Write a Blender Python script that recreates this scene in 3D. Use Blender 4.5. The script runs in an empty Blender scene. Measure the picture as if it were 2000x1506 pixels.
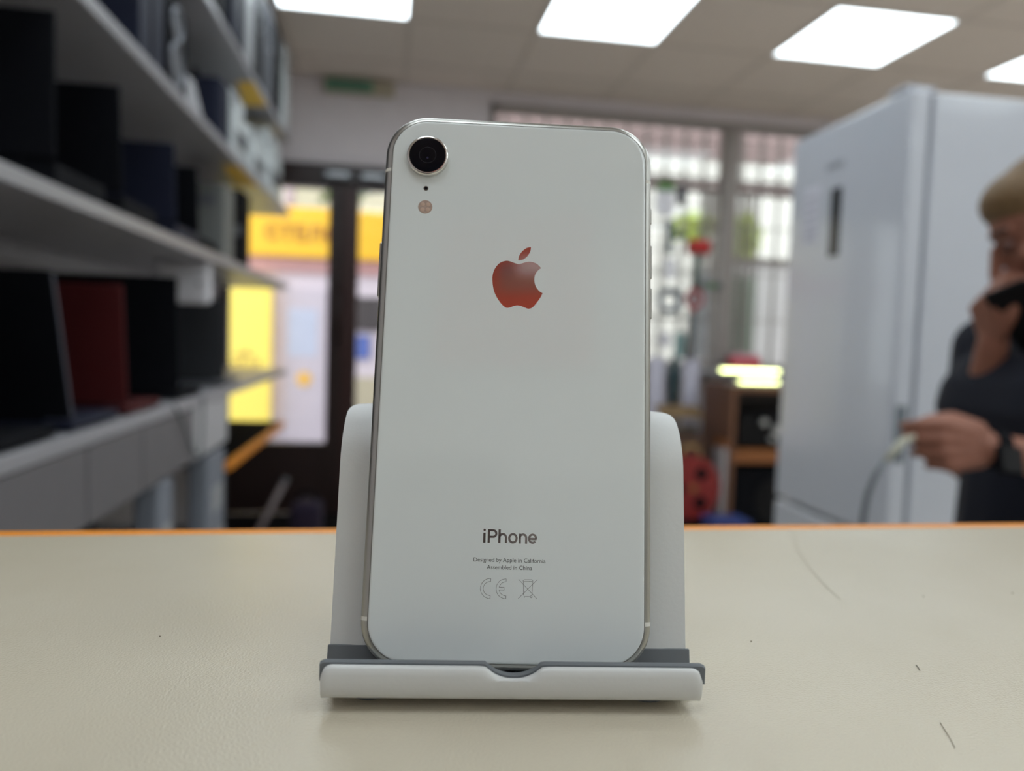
import bpy, bmesh, math, random
from mathutils import Vector, Matrix
random.seed(4)
SC = bpy.context.scene
COL = SC.collection

# ------------------------------------------------------------------ camera, world, exposure
def rad(a): return math.radians(a)
YAW, PIT, ROL, FPX = rad(9.5), rad(3.6), rad(1.9), 1510.0
fwd = Vector((math.sin(YAW)*math.cos(PIT), math.cos(YAW)*math.cos(PIT), -math.sin(PIT)))
rgt = Vector((math.cos(YAW), -math.sin(YAW), 0)); upv = rgt.cross(fwd)
r2 = math.cos(ROL)*rgt + math.sin(ROL)*upv
u2 = -math.sin(ROL)*rgt + math.cos(ROL)*upv
cd = bpy.data.cameras.new('camera'); cam = bpy.data.objects.new('camera', cd); COL.objects.link(cam)
cam.matrix_world = Matrix(((r2.x, u2.x, -fwd.x, 0), (r2.y, u2.y, -fwd.y, 0), (r2.z, u2.z, -fwd.z, 1.09), (0, 0, 0, 1)))
cd.sensor_fit = 'HORIZONTAL'; cd.sensor_width = 36; cd.lens = FPX/2000*36
cd.clip_start = 0.01; cd.clip_end = 100
cd.dof.use_dof = True; cd.dof.focus_distance = 0.205; cd.dof.aperture_fstop = 7.6
SC.camera = cam

W = bpy.data.worlds.new('overcast_sky'); SC.world = W; W.use_nodes = True
bg = W.node_tree.nodes['Background']
bg.inputs[0].default_value = (0.93, 0.95, 1.0, 1); bg.inputs[1].default_value = 2.0
PANEL_STRENGTH = 3.45
SC.view_settings.view_transform = 'Standard'; SC.view_settings.look = 'None'
SC.view_settings.exposure = 0.43; SC.view_settings.gamma = 1.0
SC.view_settings.use_curve_mapping = False
SC.cycles.max_bounces = 10; SC.cycles.diffuse_bounces = 5; SC.cycles.glossy_bounces = 5
SC.cycles.transparent_max_bounces = 12; SC.cycles.use_denoising = True
SC.cycles.sample_clamp_indirect = 6

# ------------------------------------------------------------------ materials
def lin(c):
    c = c/255.0
    return c/12.92 if c <= 0.04045 else ((c+0.055)/1.055)**2.4
def S(r, g, b): return (lin(r), lin(g), lin(b), 1)
MATS = {}
def mat(name, col, rough=0.5, metal=0.0, coat=0.0, var=0.06, scale=14.0, bump=0.0, bscale=300.0, emit=None, estr=0.0, spec=0.5):
    if name in MATS: return MATS[name]
    m = bpy.data.materials.new(name); m.use_nodes = True; MATS[name] = m
    nt = m.node_tree; p = nt.nodes['Principled BSDF']
    p.inputs['Roughness'].default_value = rough; p.inputs['Metallic'].default_value = metal
    p.inputs['Coat Weight'].default_value = coat; p.inputs['Specular IOR Level'].default_value = spec
    p.inputs['Base Color'].default_value = col
    tc = nt.nodes.new('ShaderNodeTexCoord')
    if var:
        n = nt.nodes.new('ShaderNodeTexNoise'); n.inputs['Scale'].default_value = scale; n.inputs['Detail'].default_value = 4
        nt.links.new(tc.outputs['Object'], n.inputs['Vector'])
        mx = nt.nodes.new('ShaderNodeMix'); mx.data_type = 'RGBA'
        mx.inputs['A'].default_value = tuple(c*(1-var) for c in col[:3])+(1,)
        mx.inputs['B'].default_value = tuple(min(1, c*(1+var)) for c in col[:3])+(1,)
        nt.links.new(n.outputs['Fac'], mx.inputs['Factor']); nt.links.new(mx.outputs['Result'], p.inputs['Base Color'])
    if bump:
        b = nt.nodes.new('ShaderNodeTexNoise'); b.inputs['Scale'].default_value = bscale; b.inputs['Detail'].default_value = 3
        nt.links.new(tc.outputs['Object'], b.inputs['Vector'])
        bn = nt.nodes.new('ShaderNodeBump'); bn.inputs['Strength'].default_value = bump; bn.inputs['Distance'].default_value = 0.001
        nt.links.new(b.outputs['Fac'], bn.inputs['Height']); nt.links.new(bn.outputs['Normal'], p.inputs['Normal'])
    if emit:
        p.inputs['Emission Color'].default_value = emit; p.inputs['Emission Strength'].default_value = estr
    return m
def glass(name, tint=(0.93, 0.96, 0.95, 1)):
    m = bpy.data.materials.new(name); m.use_nodes = True; nt = m.node_tree; nt.nodes.clear()
    o = nt.nodes.new('ShaderNodeOutputMaterial'); t = nt.nodes.new('ShaderNodeBsdfTransparent'); g = nt.nodes.new('ShaderNodeBsdfGlossy')
    t.inputs[0].default_value = tint; g.inputs['Roughness'].default_value = 0.02
    f = nt.nodes.new('ShaderNodeFresnel'); f.inputs[0].default_value = 1.45; x = nt.nodes.new('ShaderNodeMixShader')
    nt.links.new(f.outputs[0], x.inputs[0]); nt.links.new(t.outputs[0], x.inputs[1]); nt.links.new(g.outputs[0], x.inputs[2]); nt.links.new(x.outputs[0], o.inputs[0])
    return m

M_ceil = mat('ceiling_board', S(234, 221, 211), 0.9, bump=0.3, bscale=120, var=0.05)
M_tbar = mat('ceiling_grid_paint', S(216, 204, 194), 0.6)
M_diff = mat('lamp_diffuser', S(240, 245, 250), 0.5, var=0, emit=(0.875, 0.98, 1.03, 1), estr=PANEL_STRENGTH)
M_lampframe = mat('lamp_frame', S(225, 225, 225), 0.4)
M_wall = mat('wall_paint', S(222, 214, 217), 0.85, bump=0.15)
M_wallback = mat('wall_back_paint', S(236, 234, 230), 0.8)
M_wallright = mat('wall_right_paint', S(228, 222, 214), 0.85)
M_floor = mat('floor_vinyl', S(216, 208, 196), 0.5, var=0.1, scale=6)
M_brown = mat('dark_brown_frame', S(52, 26, 24), 0.4, var=0.15)
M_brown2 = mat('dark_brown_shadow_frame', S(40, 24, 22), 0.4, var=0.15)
M_winframe = mat('window_frame_paint', S(150, 142, 138), 0.5)
M_bar = mat('grille_bar_paint', S(176, 170, 164), 0.5)
M_transom = mat('brown_transom_paint', S(112, 84, 80), 0.5)
M_glass = glass('window_glass')
M_white = mat('white_melamine', S(178, 178, 182), 0.4, var=0.04)
M_shelf = mat('grey_melamine', S(152, 151, 156), 0.35, var=0.06)
M_draw = mat('drawer_grey', S(104, 101, 105), 0.5, var=.05)
M_black = mat('black_plastic', S(15, 16, 21), 0.75, var=0.1, spec=.1)
M_black2 = mat('black_gloss', S(11, 11, 15), 0.4, var=0.1, spec=.2)
M_navy = mat('navy_plastic', S(28, 32, 50), 0.6, spec=.2)
M_red = mat('dark_red_plastic', S(72, 22, 24), 0.6, spec=.2)
M_grey = mat('grey_plastic', S(92, 94, 100), 0.5)
M_lgrey = mat('light_grey_plastic', S(160, 162, 166), 0.45)
M_silver = mat('silver_metal', S(190, 192, 196), 0.3, metal=0.9)
M_orange = mat('orange_edge_band', S(236, 146, 36), 0.45, var=0.12)
M_yellow = mat('patch_yellow', S(255, 206, 86), 0.7)
M_fridge = mat('white_enamel', S(200, 204, 214), 0.22, coat=0.3, var=0.02)
M_paper = mat('white_paper', S(222, 220, 226), 0.8)

# ------------------------------------------------------------------ helpers
class MB:
    def __init__(self): self.bm = bmesh.new()
    def box(self, x0, x1, y0, y1, z0, z1):
        m = Matrix.Translation(((x0+x1)/2, (y0+y1)/2, (z0+z1)/2)) @ Matrix.Diagonal((abs(x1-x0), abs(y1-y0), abs(z1-z0), 1))
        bmesh.ops.create_cube(self.bm, size=1, matrix=m); return self
    def rod(self, a, b, r, r2=None, seg=12, cap=True):
        a, b = Vector(a), Vector(b); d = b-a
        m = Matrix.Translation((a+b)/2) @ d.to_track_quat('Z', 'Y').to_matrix().to_4x4()
        bmesh.ops.create_cone(self.bm, cap_ends=cap, segments=seg, radius1=r, radius2=r if r2 is None else r2, depth=d.length, matrix=m); return self
    def ball(self, c, r, sc=(1, 1, 1), rot=None, seg=16):
        m = Matrix.Translation(c) @ (rot.to_4x4() if rot else Matrix()) @ Matrix.Diagonal((r*sc[0], r*sc[1], r*sc[2], 1))
        bmesh.ops.create_uvsphere(self.bm, u_segments=seg, v_segments=seg//2+2, radius=1, matrix=m); return self
    def tube(self, pts, r, seg=8, closed=False):
        pts = [Vector(p) for p in pts]; n = len(pts); rings = []; up = Vector((0.13, 0.21, 0.97)).normalized()
        for i, p in enumerate(pts):
            a = pts[i-1] if (i > 0 or closed) else p; b = pts[(i+1) % n] if (i < n-1 or closed) else p
            t = (b-a).normalized(); s = t.cross(up)
            if s.length < 1e-3: s = t.cross(Vector((1, 0, 0)))
            s.normalize(); q = s.cross(t); rr = r[i] if isinstance(r, (list, tuple)) else r
            rings.append([self.bm.verts.new(p+rr*(math.cos(2*math.pi*k/seg)*s+math.sin(2*math.pi*k/seg)*q)) for k in range(seg)])
        for i in range(n if closed else n-1):
            A, B = rings[i], rings[(i+1) % n]
            for k in range(seg): self.bm.faces.new((A[k], A[(k+1) % seg], B[(k+1) % seg], B[k]))
        if not closed:
            self.bm.faces.new(rings[0][::-1]); self.bm.faces.new(rings[-1])
        return self
    def torus(self, c, R, r, axis='Y', seg=32, sr=10, a0=0, a1=360):
        pts = []; full = a1-a0 >= 360; k = seg
        for i in range(k if full else k+1):
            t = rad(a0+(a1-a0)*i/k); x, y = R*math.cos(t), R*math.sin(t)
            pts.append(Vector(c)+(Vector((x, 0, y)) if axis == 'Y' else Vector((x, y, 0)) if axis == 'Z' else Vector((0, x, y))))
        return self.tube(pts, r, sr, closed=full)
    def prism(self, poly, z0, z1, M=None):
        """closed outline (x, y) extruded from z0 to z1"""
        f = (lambda v: M @ Vector(v)) if M else (lambda v: Vector(v))
        a = [self.bm.verts.new(f((x, y, z0))) for x, y in poly]; b = [self.bm.verts.new(f((x, y, z1))) for x, y in poly]; n = len(poly)
        self.bm.faces.new(a[::-1]); self.bm.faces.new(b)
        for i in range(n): self.bm.faces.new((a[i], a[(i+1) % n], b[(i+1) % n], b[i]))
        return self
    def lathe(self, prof, seg=32, M=None):
        """(radius, height) profile turned round z"""
        f = (lambda v: M @ Vector(v)) if M else (lambda v: Vector(v)); rings = []
        for r, h in prof:
            rings.append([self.bm.verts.new(f((r*math.cos(2*math.pi*k/seg), r*math.sin(2*math.pi*k/seg), h))) for k in range(seg)])
        for A, B in zip(rings, rings[1:]):
            for k in range(seg): self.bm.faces.new((A[k], A[(k+1) % seg], B[(k+1) % seg], B[k]))
        self.bm.faces.new(rings[0][::-1]); self.bm.faces.new(rings[-1]); return self
    def loft(self, rings, cap=True):
        R = [[self.bm.verts.new(v) for v in ring] for ring in rings]; n = len(R[0])
        for A, B in zip(R, R[1:]):
            for k in range(n): self.bm.faces.new((A[k], A[(k+1) % n], B[(k+1) % n], B[k]))
        if cap: self.bm.faces.new(R[0][::-1]); self.bm.faces.new(R[-1])
        return self
    def mesh(self, name, m, smooth=False):
        bmesh.ops.recalc_face_normals(self.bm, faces=self.bm.faces)
        me = bpy.data.meshes.new(name); self.bm.to_mesh(me); self.bm.free()
        if m: me.materials.append(m)
        if smooth:
            for p in me.polygons: p.use_smooth = True
        return me
    def obj(self, name, m, parent=None, bev=0.0, smooth=False, seg=2, loc=None):
        o = bpy.data.objects.new(name, self.mesh(name, m, smooth)); COL.objects.link(o)
        if parent: o.parent = parent
        if loc: o.location = loc
        if bev:
            b = o.modifiers.new('bevel', 'BEVEL'); b.width = bev; b.segments = seg; b.limit_method = 'ANGLE'; b.angle_limit = rad(40)
        return o
def B(x0, x1, y0, y1, z0, z1): return MB().box(x0, x1, y0, y1, z0, z1)
def tag(o, label=None, cat=None, group=None, kind=None):
    if label: o['label'] = label
    if cat: o['category'] = cat
    if group: o['group'] = group
    if kind: o['kind'] = kind
    return o
def thing(name, label, cat, loc=(0, 0, 0), rz=0.0, group=None):
    o = bpy.data.objects.new(name, None); COL.objects.link(o); o.location = loc; o.rotation_euler = (0, 0, rz)
    o.empty_display_size = 0.05
    return tag(o, label, cat, group)
def struct(name, mb, m, parent=None, bev=0.0):
    o = mb.obj(name, m, parent, bev)
    if not parent: o['kind'] = 'structure'
    return o
def link_copy(me, name, parent, loc=(0, 0, 0), rz=0):
    o = bpy.data.objects.new(name, me); COL.objects.link(o); o.parent = parent; o.location = loc; o.rotation_euler = (0, 0, rz); return o
def smoothby(o, ang=40):
    for p in o.data.polygons: p.use_smooth = True
    try: o.data.set_sharp_from_angle(angle=rad(ang))
    except Exception: pass
    return o

# ------------------------------------------------------------------ room shell
XL, XR, YB, YF, ZC = -1.10, 3.9, -1.7, 4.68, 2.552
struct('floor', B(XL-.1, XR+.1, YB-.1, YF+.1, -0.05, 0), M_floor)
struct('wall_left', B(XL-.1, XL, YB, YF, 0, 2.7), M_wall)
struct('wall_right', B(XR, XR+.1, YB, YF, 0, 2.7), M_wallright)
wb = struct('wall_back', B(XL, XR, YB-.1, YB, 0, 2.7), M_wallback)
struct('added_trim_1', B(XL, -.11, YB, YB+.03, 0, 1.55), M_brown)  # dark and grey halves added for the phone lettering to mirror
struct('added_trim_2', B(-.11, XR, YB, YB+.03, 0, 1.5), mat('back_panel_grey', S(172, 168, 165), 0.6))
wf = MB()
for b in ((XL, -.93, 0, 2.7), (-.93, .52, 2.05, 2.7), (.52, .60, 0, 2.7), (.60, 3.3, 0, .93), (.60, 3.3, 2.475, 2.7), (3.3, XR, 0, 2.7)):
    wf.box(b[0], b[1], YF, YF+.12, b[2], b[3])
struct('wall_front', wf, M_wall)

bk = thing('added_red_board', 'red board added on the back wall for the logo of the phone to mirror', 'board', (-.09, YB, 2.15))  # unseen board added so the phone logo mirrors red
B(-.30, .30, 0, .02, -.28, .30).obj('panel', mat('board_red', S(214, 98, 76), .7), bk)
B(0.005, .12, .02, .024, .005, .055).obj('grey_patch', mat('patch_grey', S(240, 232, 238), .7), bk)  # patches only vary the colours mirrored in the logo
B(-.055, .10, .02, .023, -.058, .0).obj('brown_strip', mat('strip_brown', S(176, 122, 108), .7), bk)
B(-.05, -.005, .02, .023, .0, .045).obj('dark_strip', mat('strip_dark', S(150, 122, 126), .7), bk)
ceil = struct('ceiling', B(XL, XR, YB, YF, 2.64, 2.70), M_ceil)
gx = [.087+.6*k for k in range(-2, 8)]; gy = [3.14+.6*k for k in range(-9, 4)]
lampcells = set()
for i in (1, 3, 5, 7):
    for j in (1, 3, 5, 7, 9): lampcells.add((i, j))
lampcells.discard((1, 1))
full = B(-.292, .292, -.292, .292, 0, .016).mesh('ceiling_tile', M_ceil)
for i in range(len(gx)-1):
    for j in range(len(gy)-1):
        x0, x1, y0, y1 = max(gx[i], XL), min(gx[i+1], XR), max(gy[j], YB), min(gy[j+1], YF)
        if x1-x0 < .05 or y1-y0 < .05 or (i, j) in lampcells: continue
        if x1-x0 > .59 and y1-y0 > .59: link_copy(full, 'ceiling_tile', ceil, ((x0+x1)/2, (y0+y1)/2, ZC+random.uniform(0, .0012)))
        else: B(x0+.008, x1-.008, y0+.008, y1-.008, ZC, ZC+.016).obj('ceiling_tile', M_ceil, ceil)
for x in gx:
    if XL < x < XR: B(x-.012, x+.012, YB, YF, ZC-.003, ZC+.03).obj('grid_bar', M_tbar, ceil)
for y in gy:
    if YB < y < YF: B(XL, XR, y-.012, y+.012, ZC-.0035, ZC+.03).obj('grid_bar', M_tbar, ceil)
lf = MB()
for b in ((-.299, .299, -.299, -.286), (-.299, .299, .286, .299), (-.299, -.286, -.286, .286), (.286, .299, -.286, .286)): lf.box(b[0], b[1], b[2], b[3], -.006, .03)
lf = lf.mesh('frame', M_lampframe); ld = B(-.286, .286, -.286, .286, 0.0, .03).mesh('diffuser', M_diff)
LAMP = {(1, 9): 'square ceiling light panel nearest the shelves, cut by the top edge', (3, 9): 'square ceiling light panel above the white phone',
        (5, 9): 'square ceiling light panel between the phone and the fridge', (7, 9): 'square ceiling light panel over the fridge at the far right'}
for (i, j) in sorted(lampcells, reverse=True):
    c = ((gx[i]+gx[i+1])/2, (gy[j]+gy[j+1])/2, ZC)
    t = thing('ceiling_light', LAMP.get((i, j), 'square ceiling light panel out of view, %s row %s' % ({1: 'behind the camera,', 3: 'above the counter,', 5: 'just past the counter,', 7: 'second', 9: ''}[j], {1: 'beside the shelves', 3: 'over the middle', 5: 'right of the middle', 7: 'by the right wall'}[i])), 'ceiling light', c, 0, 'square light panels in the ceiling')
    link_copy(lf, 'frame', t); link_copy(ld, 'diffuser', t)

# ------------------------------------------------------------------ door and window in the front wall
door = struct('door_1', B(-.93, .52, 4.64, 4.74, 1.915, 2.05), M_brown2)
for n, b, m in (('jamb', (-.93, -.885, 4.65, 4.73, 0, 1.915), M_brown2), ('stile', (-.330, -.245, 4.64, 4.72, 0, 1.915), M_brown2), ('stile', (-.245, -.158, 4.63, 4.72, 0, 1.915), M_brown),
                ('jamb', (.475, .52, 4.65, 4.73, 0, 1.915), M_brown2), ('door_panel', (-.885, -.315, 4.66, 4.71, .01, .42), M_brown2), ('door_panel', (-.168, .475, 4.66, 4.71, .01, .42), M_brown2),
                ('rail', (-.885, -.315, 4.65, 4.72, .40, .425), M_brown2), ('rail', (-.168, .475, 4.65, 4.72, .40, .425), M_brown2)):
    B(*b).obj(n, m, door, bev=.004)
B(-.885, -.315, 4.684, 4.69, .425, 1.915).obj('pane', M_glass, door)
B(-.168, .475, 4.684, 4.69, .425, 1.915).obj('pane', M_glass, door)
for x in (-.36, -.16):
    cl = B(x, x+.16, 4.585, 4.64, 1.955, 2.01).obj('door_closer', M_grey, door, bev=.006)
    B(x+.02, x+.14, 4.58, 4.586, 1.975, 1.99).obj('closer_arm', M_silver, cl)
MB().rod((-.27, 4.59, 1.02), (-.27, 4.59, 1.36), .011).rod((-.27, 4.59, 1.06), (-.27, 4.645, 1.06), .008).rod((-.27, 4.59, 1.32), (-.27, 4.645, 1.32), .008).obj('door_handle', M_brown2, door, smooth=True)

win = struct('window_1', MB().box(.60, 3.3, 4.66, 4.74, 2.435, 2.475).box(.60, 3.3, 4.66, 4.74, .93, .97).box(.60, .635, 4.66, 4.74, .93, 2.475).box(3.265, 3.3, 4.66, 4.74, .93, 2.475), M_winframe)
B(2.085, 2.185, 4.65, 4.745, .97, 2.435).obj('mullion', M_winframe, win, bev=.004)
for x0, x1 in ((.635, 2.085), (2.185, 3.265)):
    B(x0, x1, 4.655, 4.74, 2.045, 2.075).obj('transom', M_transom, win)
    B(x0, x1, 4.66, 4.74, 2.10, 2.122).obj('transom', M_transom, win)
    B(x0, x1, 4.67, 4.735, 1.60, 1.645).obj('rail', M_winframe, win) if x0 > 2 else None
    for z0, z1 in ((.97, 2.045), (2.122, 2.435)): B(x0, x1, 4.699, 4.705, z0, z1).obj('pane', M_glass, win)
B(.60, 3.3, 4.50, 4.66, .90, .93).obj('window_sill', M_white, win, bev=.005)
vb = MB().rod((0, 0, .97), (0, 0, 2.435), .011, seg=8).mesh('grille_bar', M_bar, True)
for k in range(20):
    x = .70+.13*k
    if abs(x-2.135) > .06: link_copy(vb, 'grille_bar', win, (x, 4.775, 0))
for z in (1.25, 1.55, 1.85, 2.20, 2.26, 2.32, 2.38): MB().rod((.635, 4.79, z), (3.265, 4.79, z), .005, seg=6).obj('grille_bar', M_bar, win)
for x in (1.99, 2.03, 2.24, 2.29): B(x, x+.022, 4.672, 4.697, .97, 2.045).obj('sash_strip', M_winframe, win)

# emergency exit sign
ex = thing('exit_sign', 'green and cream emergency exit sign high on the wall over the door', 'sign', (-.17, 4.68, 2.455))
B(-.20, .20, -.05, 0, 0, .082).obj('housing', mat('sign_cream', S(178, 168, 146), 0.5), ex, bev=.006)
B(-.19, .075, -.054, -.050, .008, .074).obj('sign_face', mat('sign_green', S(100, 146, 118), 0.5), ex)
def text(s, size, m, parent, loc, rot=(0, 0, 0), ext=0.0, align='CENTER', off=0.0, name='lettering', fit=None):
    c = bpy.data.curves.new(name, 'FONT'); c.body = s; c.size = size; c.extrude = ext; c.align_x = align; c.offset = off; c.resolution_u = 4
    o = bpy.data.objects.new(name, c); COL.objects.link(o)
    dg = bpy.context.evaluated_depsgraph_get(); me = bpy.data.meshes.new_from_object(o.evaluated_get(dg)); bpy.data.objects.remove(o)
    me.materials.clear(); me.materials.append(m)
    if fit:
        xs = [v.co.x for v in me.vertices]; k = fit/(max(xs)-min(xs))
        for v in me.vertices: v.co.x *= k
    o = bpy.data.objects.new(name, me); COL.objects.link(o); o.parent = parent; o.location = loc; o.rotation_euler = rot; return o
text('ВЫХОД', .055, mat('sign_teal', S(48, 92, 84), 0.5), ex, (-.058, -.0545, .022), (rad(90), 0, 0), .0005, off=.0006, fit=.20)

# ------------------------------------------------------------------ outside
tag(B(-14, 24, 4.81, 40, -.2, -.12).obj('ground_outside', mat('pavement_grey', S(150, 146, 144), 0.9)), kind='structure')
M_fac = mat('lilac_render', S(226, 212, 222), 0.8); M_pinkb = mat('pink_band', S(196, 152, 152), 0.8)
M_sign = mat('sign_yellow', S(255, 194, 46), 0.5, var=.05); M_lbox = mat('lightbox_yellow', S(255, 226, 104), 0.5, emit=S(255, 216, 90), estr=.12, var=.03)
sh = thing('shop', 'pale lilac shop front under the yellow sign across the street', 'building', (0, 8, -.12))
B(-1.9, 1.6, 0, .3, 0, 1.95).obj('wall', M_fac, sh)
B(-2.6, 1.62, -.06, .3, 1.78, 1.95).obj('band', M_pinkb, sh)
MB().rod((-1.0, .42, 1.95), (-1.0, .42, 5), .06, seg=14).obj('drain_pipe', M_fac, sh, smooth=True)
B(-1.9, 1.6, .3, .5, 1.85, 2.1).obj('roof_edge', M_pinkb, sh)
ub = thing('street_building', 'cream building rising behind the yellow sign and the trees', 'building', (0, 11, -.12))
B(-4, 3.4, 0, .3, 0, 6).obj('wall', mat('cream_render', S(214, 204, 176), 0.9), ub)
B(-4, 3.4, -.04, 0, 3.6, 3.7).obj('ledge', M_pinkb, ub)
dr = B(-.99, -.58, -.03, 0, .08, 1.62).obj('door', mat('lilac_door', S(206, 194, 206), 0.5), sh, bev=.01)
B(-.94, -.66, -.034, -.03, .95, 1.42).obj('pane', mat('pale_blue_pane', S(196, 200, 222), 0.3), dr)
MB().rod((-.78, -.04, .72), (-.78, -.03, .72), .075, seg=20).obj('round_sticker', mat('sticker_orange', S(244, 190, 96), 0.6), dr)
B(-.28, .12, -.04, 0, 1.22, 1.56).obj('window', mat('dark_pane', S(84, 78, 80), 0.3), sh)
B(-.29, -.14, -.05, -.03, .94, 1.17).obj('poster', mat('blue_poster', S(92, 112, 186), 0.6), sh)
B(-.3, .6, -.05, -.02, .3, .75).obj('bench_panel', mat('beige_panel', S(196, 184, 160), 0.7), sh)
sg = thing('shop_sign', 'long yellow fascia sign with brown letters above the lilac shop front', 'sign', (0, 7.9, 1.80))
B(-1.325, 1.7, -.04, .04, 0, .485).obj('panel', M_sign, sg, bev=.02)
text('СТЕЛС', .19, mat('sign_brown', S(176, 118, 48), 0.6), sg, (-.81, -.05, .165), (rad(90), 0, 0), .006, off=.004, fit=.70)
lb = thing('lightbox', 'tall yellow advertising panel left of the lilac shop door', 'advertising panel', (-1.27, 7.85, -.12))
B(-.20, .19, -.05, .05, .25, 1.72).obj('panel', M_lbox, lb, bev=.02)
B(-.18, .17, -.03, .08, 0, .25).obj('base', mat('base_grey', S(170, 168, 176), 0.6), lb)
M_mark = mat('lightbox_print', S(176, 140, 70), 0.6)
pr = MB()
for r, (n, w, z) in enumerate(((4, .040, .93), (6, .034, .84))):
    for k in range(n):
        x = -.06+(k-(n-1)/2)*.052
        pr.box(x-w/2, x+w/2, -.053, -.050, z, z+.03+.02*((k*7+r*3) % 3))
tag(pr.obj('print', M_mark, lb), kind='stuff')
M_leaf = mat('leaf_green', S(104, 128, 62), 0.8, var=.35, scale=3); M_leaf2 = mat('leaf_lime', S(210, 226, 118), 0.8, var=.25, scale=3)
def tree(name, label, loc, h, crown, m, n=260):
    t = thing(name, label, 'tree', loc)
    MB().rod((0, 0, 0), (.05, 0, h), .06, .03).obj('trunk', M_brown, t, smooth=True)
    f = MB(); rr = random.Random(int(loc[0]*100))
    for k in range(n):
        d = Vector((rr.gauss(0, 1), rr.gauss(0, 1), rr.gauss(0, 1))).normalized()*rr.random()**.4
        c = Vector((d.x*crown[0], d.y*crown[1], h+d.z*crown[2])); q = Vector((rr.gauss(0, 1), rr.gauss(0, 1), rr.gauss(0, 1))).normalized()
        a = q.orthogonal().normalized()*.07; b = q.cross(a).normalized()*.045
        v = [f.bm.verts.new(c+w) for w in (a, b, -a, -b)]; f.bm.faces.new(v)
    tag(f.obj('foliage', m, t), kind='stuff')
tree('tree', 'leafy green tree showing above the yellow sign at its left end', (-1.5, 9.2, -.12), 3.0, (.42, .3, .34), M_leaf)
tree('tree', 'leafy green tree above the yellow sign, right of the white pole', (-.5, 9.2, -.12), 3.0, (.46, .3, .34), M_leaf)
tree('tree', 'lime green tree seen through the window beside the hanging tools', (3.42, 8.4, -.12), 2.52, (.24, .3, .17), M_leaf2)
tree('tree', 'yellow green tree seen through the window next to the fridge', (4.02, 8.4, -.12), 2.40, (.16, .3, .30), M_leaf2)
fb = thing('far_building', 'pale building across the street behind the barred window', 'building', (8.0, 11, -.12))
B(-4.4, 5, 0, .4, 0, 4.5).obj('wall', mat('pale_render', S(226, 222, 214), 0.9), fb)  # wall raised to fill the bright sky gap with pale colour
for k in range(6):
    w = B(-3.5+1.3*k, -2.8+1.3*k, -.03, .0, 1.0, 2.3).obj('window', mat('far_window', S(172, 182, 190), 0.3), fb)
    B(-3.17+1.3*k, -3.13+1.3*k, -.045, -.03, 1.0, 2.3).obj('mullion', M_paper, w)
cn = thing('canopy', 'pinkish ribbed canopy over the street outside the window', 'canopy', (2.6, 6.2, 2.52))
cm = mat('canopy_pink', S(190, 170, 167), 0.8)
B(-2.1, 3.0, -.03, .03, .10, .9).obj('valance', cm, cn)
for k in range(11):
    B(-2.1, 3.0, -.055, -.03, .12+.07*k, .16+.07*k).obj('slat', mat('canopy_rib', S(162, 138, 136), 0.8), cn)
B(-2.1, 3.0, .03, 1.6, .86, .92).obj('roof', cm, cn)
for x in (-2.0, 2.9): MB().rod((x, 1.5, -2.64), (x, 1.5, .86), .04).obj('post', M_lgrey, cn)
wd = thing('display_board', 'green striped board standing outside the right window', 'board', (2.62, 5.6, -.12))
for k, x in enumerate((-.12, -.02, .10)): B(x, x+.07, -.02, .02, .9, 1.72).obj('stripe', mat('pale_green_stripe', S(150, 178, 156), 0.7) if k != 1 else mat('green_stripe', S(92, 122, 104), 0.7), wd)
B(-.16, .7, .021, .04, .2, 1.85).obj('panel', mat('board_white', S(224, 220, 220), 0.7), wd)
for x in (-.1, .6): B(x, x+.05, 0, .05, 0, .2).obj('leg', M_grey, wd)

# ------------------------------------------------------------------ storage shelf on the left
SR = rad(-1.26); SL = (-.575, 1.2)
def SP(u, v, z=0.0): return (SL[0]+u*math.cos(SR)-v*math.sin(SR), SL[1]+u*math.sin(SR)+v*math.cos(SR), z+.0015)
ZA, ZB_, ZCs, ZD = 2.095, 1.715, 1.330, .880
shelf = thing('storage_shelf', 'long grey shelf unit along the left wall, full of electronics', 'shelf', (SL[0], SL[1], 0), SR)
for z in (ZA, ZB_, ZCs, ZD): B(-.45, 0, -.82, 3.08, z-.030, z).obj('shelf_board', M_shelf, shelf, bev=.003)
B(-.45, -.01, -.82, 1.66, .36, .385).obj('shelf_board', M_shelf, shelf)
lo = B(-.45, -.02, 1.7, 3.05, .575, .60).obj('shelf_board', mat('matt_black_board', S(14, 12, 12), .95, spec=.05), shelf)
B(-.02, -.004, 1.7, 3.05, .572, .602).obj('edge_band', M_orange, lo)
B(-.47, -.452, -.82, 3.08, 0, 2.45).obj('back_panel', mat('back_board', S(150, 146, 148), 0.6), shelf)
for z in (ZA, ZB_, ZCs): B(-.448, -.43, -.82, 3.05, z-.085, z-.031).obj('back_rail', M_shelf, shelf)
for v in (-.82, 3.06): B(-.45, -.43, v-.0, v+.02, 0, 2.45).obj('upright', M_lgrey, shelf)
seams = (-.82, -.42, 0, .42, .75, 1.21, 1.66)
for a, b in zip(seams, seams[1:]):
    d = B(-.03, -.002, a+.004, b-.004, .69, ZD-.033).obj('drawer_front', M_draw if b < 1.3 else M_white, shelf, bev=.003)
B(-.44, -.034, -.8, 1.64, .70, .71).obj('drawer_floor', M_grey, shelf)
B(-.445, -.435, -.8, 1.64, .386, .69).obj('lower_shade', M_black, shelf)  # black sheet stands in for the shade beneath the drawers
B(-.44, -.06, -.8, 1.66, .0, .35).obj('plinth', M_black, shelf)
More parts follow.
